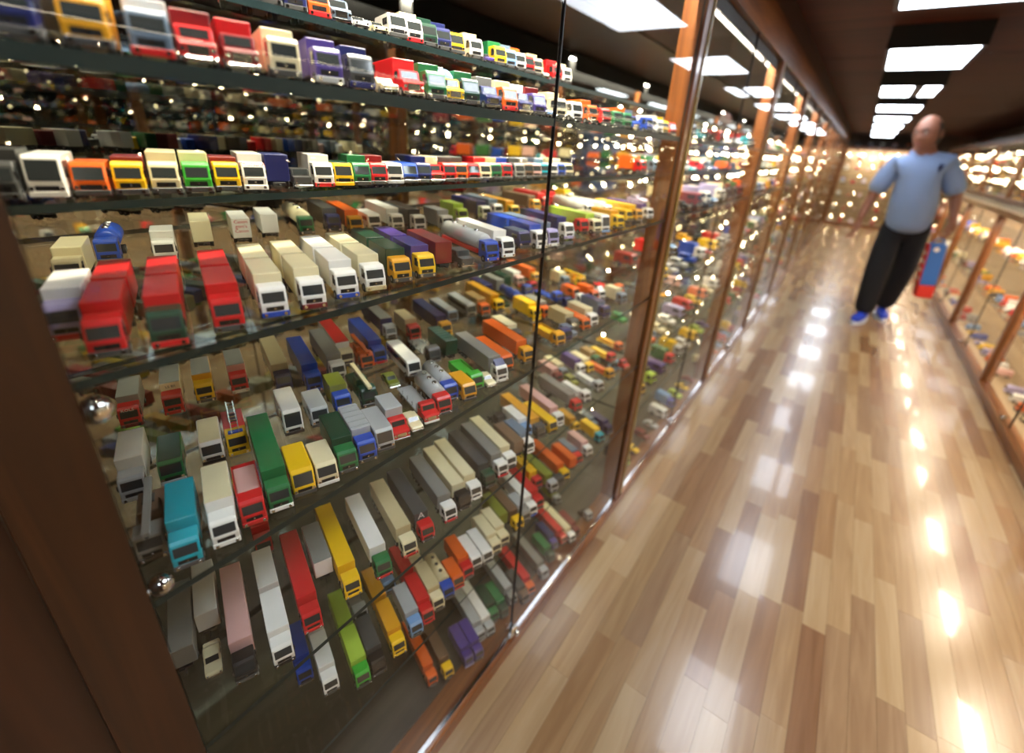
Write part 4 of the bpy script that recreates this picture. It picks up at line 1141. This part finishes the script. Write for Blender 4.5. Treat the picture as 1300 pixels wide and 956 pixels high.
# head: shaped from a sphere, facing -y locally, then turned toward the cabinets on his right
def head_mesh():
    bm = bmesh.new(); bmesh.ops.create_uvsphere(bm, u_segments=36, v_segments=26, radius=1.0)
    for v in bm.verts:
        x, y, z = v.co
        X, Y, Z = x*0.088, y*0.104, z*0.132
        if z < 0: X *= 1-0.13*z*z; Y = Y*(1-0.12*z*z) - 0.012*z*z*(1 if y < 0 else -0.6)
        if z < -0.15 and y > 0: Y *= 0.86
        if y < -0.3: Y = Y*0.94                                    # flatter face
        g = math.exp(-((X/0.013)**2))                              # nose
        if y < 0:
            nz = (Z+0.022)/0.030
            if -1.2 < nz < 1.3: Y -= g*0.028*max(0, (1.0-abs(nz+0.35)*0.62))
            for s in (-1, 1):                                      # eye hollows, cheeks
                Y += 0.010*math.exp(-(((X-s*0.032)/0.016)**2+((Z-0.012)/0.013)**2))
                Y -= 0.006*math.exp(-(((X-s*0.042)/0.02)**2+((Z+0.03)/0.022)**2))
            Y -= 0.006*math.exp(-((X/0.045)**2+((Z-0.034)/0.010)**2))  # brow
            Y += 0.004*math.exp(-((X/0.028)**2+((Z+0.066)/0.004)**2))  # mouth line
            Y -= 0.009*math.exp(-((X/0.024)**2+((Z+0.105)/0.018)**2))  # chin
        v.co = (X, Y, Z)
    me = bpy.data.meshes.new('head'); bm.to_mesh(me); bm.free(); return me
def ear_mesh(s):
    bm = bmesh.new(); bmesh.ops.create_icosphere(bm, subdivisions=2, radius=1)
    for v in bm.verts:
        x, y, z = v.co; d = 0.35 if x*s > 0 and y*y+z*z < 0.4 else 1
        v.co = (s*0.087+x*0.011*d, 0.012+y*0.018+x*s*0.008, -0.005+z*0.033)
    me = bpy.data.meshes.new('ear'); bm.to_mesh(me); bm.free(); return me
TURN = Matrix.Translation(HX) @ Matrix.Rotation(math.radians(-36), 4, 'Z') @ Matrix.Rotation(math.radians(6), 4, 'X') @ Matrix.Rotation(math.radians(-4), 4, 'Y')
head_parts = [head_mesh(), ear_mesh(-1), ear_mesh(1)]
for m_ in head_parts: m_.transform(TURN)
def hand(wr, fdir, side, curl, grip=False):
    """palm and five unequal fingers from the wrist along fdir; side = direction of the thumb edge"""
    f = V3(fdir).normalized(); s = (V3(side) - f*V3(side).dot(f)).normalized(); n = f.cross(s).normalized()
    ms = []
    ms.append(skin('palm', [wr-f*0.02, wr+f*0.03, wr+f*0.075], [(0,1),(1,2)], [(0.024,0.020),(0.036,0.017),(0.038,0.015)], 2))
    for k, (off, ln) in enumerate(((0.030,0.072),(0.010,0.080),(-0.010,0.075),(-0.029,0.058))):
        p = [wr+f*0.06+s*off*0.8]; a = 0.10; p.append(wr+f*0.088+s*off)
        for q_, part in enumerate((0.42,0.32,0.26)):
            a += curl*(1.0 if q_ else 0.7)
            p.append(p[-1] + (f*math.cos(a)+n*math.sin(a))*ln*part)
        ms.append(skin('finger', p, [(i,i+1) for i in range(4)], [0.010,0.0098,0.0090,0.0082,0.0068], 1))
    b0 = wr+f*0.025+s*0.026
    p = [b0, b0+f*0.022+s*0.020+n*0.006, b0+f*0.048+s*0.024+n*0.018, b0+f*0.068+s*0.016+n*(0.030 if not grip else 0.042)]
    ms.append(skin('thumb', p, [(0,1),(1,2),(2,3)], [0.013,0.0115,0.010,0.008], 1))
    return ms
handR = hand(P_['wrR'], (-0.05,-0.15,-1), (0.35,-1,0), 0.30)
handL = hand(P_['wrL'], (0.03,-0.25,-1), (-0.35,-1,0), 0.95, True)
full = joined('person_body', [body_me] + head_parts + handR + handL)
person = empty('person', (0.42, 5.2, 0.0))
thing(person, 'bald man in light blue polo shirt, dark trousers and blue shoes walking down the corridor', 'person')
def pp(name, me, mat, parent=None):
    o = link(name, me, mat, None)
    if parent is None: me.transform(Matrix.Translation((-0.42,-5.2,0))); o.parent = person
    else: me.transform(Matrix.Translation((-0.42,-5.2,0))); o.parent = parent
    return o
body = pp('body', full, SKINM)
# trousers
tn = ['pel','hipR','knR','anR','hipL','knL','anL']
tp = [P_[k].copy() for k in tn]; tp[3].z -= 0.035; tp[6].z -= 0.045
tr = skin('trousers', [P_['pel']+V3((0,0,0.06)), P_['pel']+V3((0,0,-0.02))] + tp[1:], [(0,1),(1,2),(2,3),(3,4),(1,5),(5,6),(6,7)], [0.155,0.155,0.110,0.094,0.082,0.110,0.094,0.080], 2)
pp('trousers', tr, TROUS)
# polo shirt: trunk and short sleeves
mid = lambda a, b_, t_: P_[a].lerp(P_[b_], t_)
sp = [P_['pel']+V3((0,0,-0.115)), P_['pel']+V3((-0.002,0,0.05)), P_['waist']+V3((0,-0.015,0.02)), P_['chest'], P_['up']+V3((0,0,0.0)), P_['neck']+V3((0.004,0.005,-0.030)),
      P_['shR']+V3((0.017,0,0.002)), mid('shR','elR',0.55), mid('shR','elR',1.0), P_['shL']+V3((-0.017,0,0.002)), mid('shL','elL',0.55), mid('shL','elL',0.98)]
sr = [(0.212,0.170),(0.214,0.172),(0.216,0.180),(0.196,0.156),(0.135,0.108),0.092,0.086,0.084,0.080,0.086,0.084,0.080]
sh = skin('polo_shirt', sp, [(0,1),(1,2),(2,3),(3,4),(4,5),(4,6),(6,7),(7,8),(4,9),(9,10),(10,11)], sr, 2)
shirt = pp('polo_shirt', sh, SHIRT)
collar = []
for s in (-1, 1):
    c0 = P_['neck']+V3((0.0,0.0,-0.022))
    pts = [c0+V3((s*0.006-0.01,-0.088,-0.055)), c0+V3((s*0.045-0.008,-0.066,-0.020)), c0+V3((s*0.072,-0.015,0.004)), c0+V3((s*0.058,0.045,0.014)), c0+V3((0,0.070,0.018))]
    collar.append(skin('collar', pts, [(0,1),(1,2),(2,3),(3,4)], [(0.008,0.022)]*5, 1))
pp('collar', joined('collar', collar), SHIRT, shirt)
# dark embroidered emblem on the chest (a rider shape)
em = raw('emblem', [], [])
bm = bmesh.new()
out = [(-0.012,-0.040),(-0.002,-0.020),(-0.014,-0.012),(-0.010,0.006),(-0.002,0.012),(-0.006,0.026),(0.002,0.036),(0.009,0.028),(0.006,0.014),(0.016,0.020),(0.022,0.034),(0.024,0.014),(0.014,0.004),(0.018,-0.014),(0.006,-0.012),(0.004,-0.030)]
f0 = [bm.verts.new((x*1.0, 0, z*1.0)) for x, z in out]; f1 = [bm.verts.new((x*1.0, 0.02, z*1.0)) for x, z in out]
bm.faces.new(f0); bm.faces.new(f1[::-1])
for i in range(len(out)):
    j = (i+1) % len(out); bm.faces.new((f0[j], f0[i], f1[i], f1[j]))
bmesh.ops.triangulate(bm, faces=bm.faces[:])
bm.to_mesh(em); bm.free()
from mathutils.bvhtree import BVHTree
def on_shirt(x, z):
    bvh = BVHTree.FromPolygons([v.co.copy() for v in sh.vertices], [tuple(p.vertices) for p in sh.polygons])
    h = bvh.ray_cast(V3((x-0.42, -1.5, z)), V3((0,1,0)))
    return h
h = on_shirt(0.478, 1.325)
if h[0] is not None:
    nrm = h[1]; yaw_ = math.atan2(nrm.x, -nrm.y)
    em.transform(Matrix.Translation(h[0]+nrm*0.004) @ Matrix.Rotation(yaw_, 4, 'Z') @ Matrix.Rotation(math.asin(max(-1,min(1,nrm.z)))*-1, 4, 'X') @ Matrix.Translation((0,-0.0005,0)))
    link('emblem', em, plain('navy_thread', (18,22,64), 0.8), shirt)
# shoes
for nm, an, yaw_ in (('R', P_['anR'], -0.30), ('L', P_['anL'], 0.15)):
    d = V3((math.sin(yaw_), -math.cos(yaw_), 0)); g = V3((an.x, an.y, 0.0)) + V3((0, 0.0, 0.0))
    if nm == 'L': lift = 0.0
    b0 = g - d*0.055
    sm_ = skin('shoe', [b0+V3((0,0,0.062)), b0+d*0.06+V3((0,0,0.062)), b0+d*0.14+V3((0,0,0.052)), b0+d*0.225+V3((0,0,0.042))], [(0,1),(1,2),(2,3)], [(0.040,0.044),(0.044,0.046),(0.047,0.038),(0.040,0.026)], 2)
    for v in sm_.vertices: v.co.z = max(v.co.z, 0.016)
    so = pp('shoe', sm_, SHOE)
    so_ = raw('sole', [], []); bm = bmesh.new(); ring = []
    for k in range(20):
        a = 2*math.pi*k/20; u = math.cos(a); w_ = math.sin(a)
        c_ = b0 + d*(0.085+0.165*u) + V3((-d.y, d.x, 0))*(w_*(0.050 if u > 0 else 0.042)); ring.append(c_)
    lo = [bm.verts.new((c_.x, c_.y, 0.0005)) for c_ in ring]; hi = [bm.verts.new((c_.x, c_.y, 0.024)) for c_ in ring]
    bm.faces.new(lo[::-1]); bm.faces.new(hi)
    for k in range(20): bm.faces.new((lo[k], lo[(k+1) % 20], hi[(k+1) % 20], hi[k]))
    bm.to_mesh(so_); bm.free(); pp('sole', so_, SOLE, so)
# hair fringe, brows, eyes, spectacles, mouth
def hl(name, me, mat): me.transform(TURN); return pp(name, me, mat)
bm = bmesh.new(); bmesh.ops.create_uvsphere(bm, u_segments=36, v_segments=26, radius=1.0)
for v in bm.verts:
    x, y, z = v.co
    Y = y*0.107
    if z < 0 and y > 0: Y *= 0.93
    v.co = (x*0.0905*(1-0.06*max(0,-z)), Y, z*0.1345)
kill = [f for f in bm.faces if not (f.calc_center_median().y > -0.022+0.16*max(0, f.calc_center_median().z-0.02) and -0.072 < f.calc_center_median().z < 0.078)]
bmesh.ops.delete(bm, geom=kill, context='FACES')
me = bpy.data.meshes.new('hair'); bm.to_mesh(me); bm.free()
for p in me.polygons: p.use_smooth = True
hl('hair', me, HAIR)
DARK = plain('spectacle_frame', (40,34,34), 0.4); LIP = plain('lips', (150,84,76), 0.5); EYEW = plain('eye_white', (225,222,214), 0.2); IRIS = plain('iris', (50,36,26), 0.2)
for s in (-1, 1):
    e = ball('eye', 0.0105, 2, (1,1,0.7)); e.transform(Matrix.Translation((s*0.032,-0.081,0.012))); eo = hl('eye', e, EYEW)
    e = ball('iris', 0.0052, 2); e.transform(Matrix.Translation((s*0.032,-0.0885,0.012))); e.transform(TURN); pp('iris', e, IRIS, eo)
    hl('eyebrow', skin('eyebrow', [(s*0.016,-0.101,0.034),(s*0.034,-0.099,0.039),(s*0.054,-0.087,0.034)], [(0,1),(1,2)], [(0.003,0.004)]*3, 1), HAIR)
gl = []
for s in (-1, 1):
    gl.append(tube('rim', [(s*0.033+0.023*math.cos(a), -0.1035+0.010*max(0,math.cos(a)*s)*1.0, 0.008+0.017*math.sin(a)) for a in [2*math.pi*k/14 for k in range(14)]], 0.0016, True))
    gl.append(tube('temple', [(s*0.056,-0.097,0.012),(s*0.086,-0.050,0.012),(s*0.093,0.010,0.010)], 0.0016))
gl.append(tube('bridge', [(-0.010,-0.105,0.012),(0,-0.109,0.014),(0.010,-0.105,0.012)], 0.0016))
hl('spectacles', joined('spectacles', gl), DARK)
hl('mouth', skin('mouth', [(-0.028,-0.092,-0.066),(-0.010,-0.100,-0.063),(0.010,-0.100,-0.063),(0.028,-0.092,-0.066)], [(0,1),(1,2),(2,3)], [(0.002,0.003),(0.004,0.006),(0.004,0.006),(0.002,0.003)], 1), LIP)
# tall blue and red carrier hanging from his left hand
BLUE = plain('carrier_blue', (40,96,170), 0.45); CRED = plain('carrier_red', (200,44,34), 0.45); CWH = plain('carrier_print', (226,214,200), 0.5)
hg = P_['wrL'] + V3((0.012,-0.028,-0.118))
bag = empty('carrier_bag', (hg.x-0.012, hg.y, 0.325)); thing(bag, 'tall narrow blue and red carrier bag hanging from the man\'s left hand', 'bag')
bag.rotation_euler = (0, math.radians(-5), 0.12)
link('front_panel', bevbox('front_panel', -0.052,0.052,-0.060,0.060,0.105,0.44,0.006), BLUE, bag)
link('base', bevbox('base', -0.054,0.054,-0.062,0.062,0.0,0.1045,0.006), CRED, bag)
link('side_panel', bevbox('side_panel', -0.060,-0.0525,-0.056,0.056,0.106,0.435,0.003), CRED, bag)
for k in range(4): link('print_patch', bevbox('print_patch', -0.0615,-0.0601,-0.04,0.04,0.14+k*0.07,0.165+k*0.07,0.0005), CWH, bag)
link('emblem', cyl('emblem', 0.018, 0.002, 18, 'y'), CWH, bag, (-0.01,-0.0611,0.40))
h = hg.z - 0.337
link('handle', tube('handle', [(-0.03,0,0.438),(-0.028,0,0.438+(h-0.44)*0.6),(-0.004,0,h+0.006),(0.024,0,h+0.006),(0.036,0,0.438+(h-0.44)*0.6),(0.036,0,0.438)], 0.005), BLUE, bag)
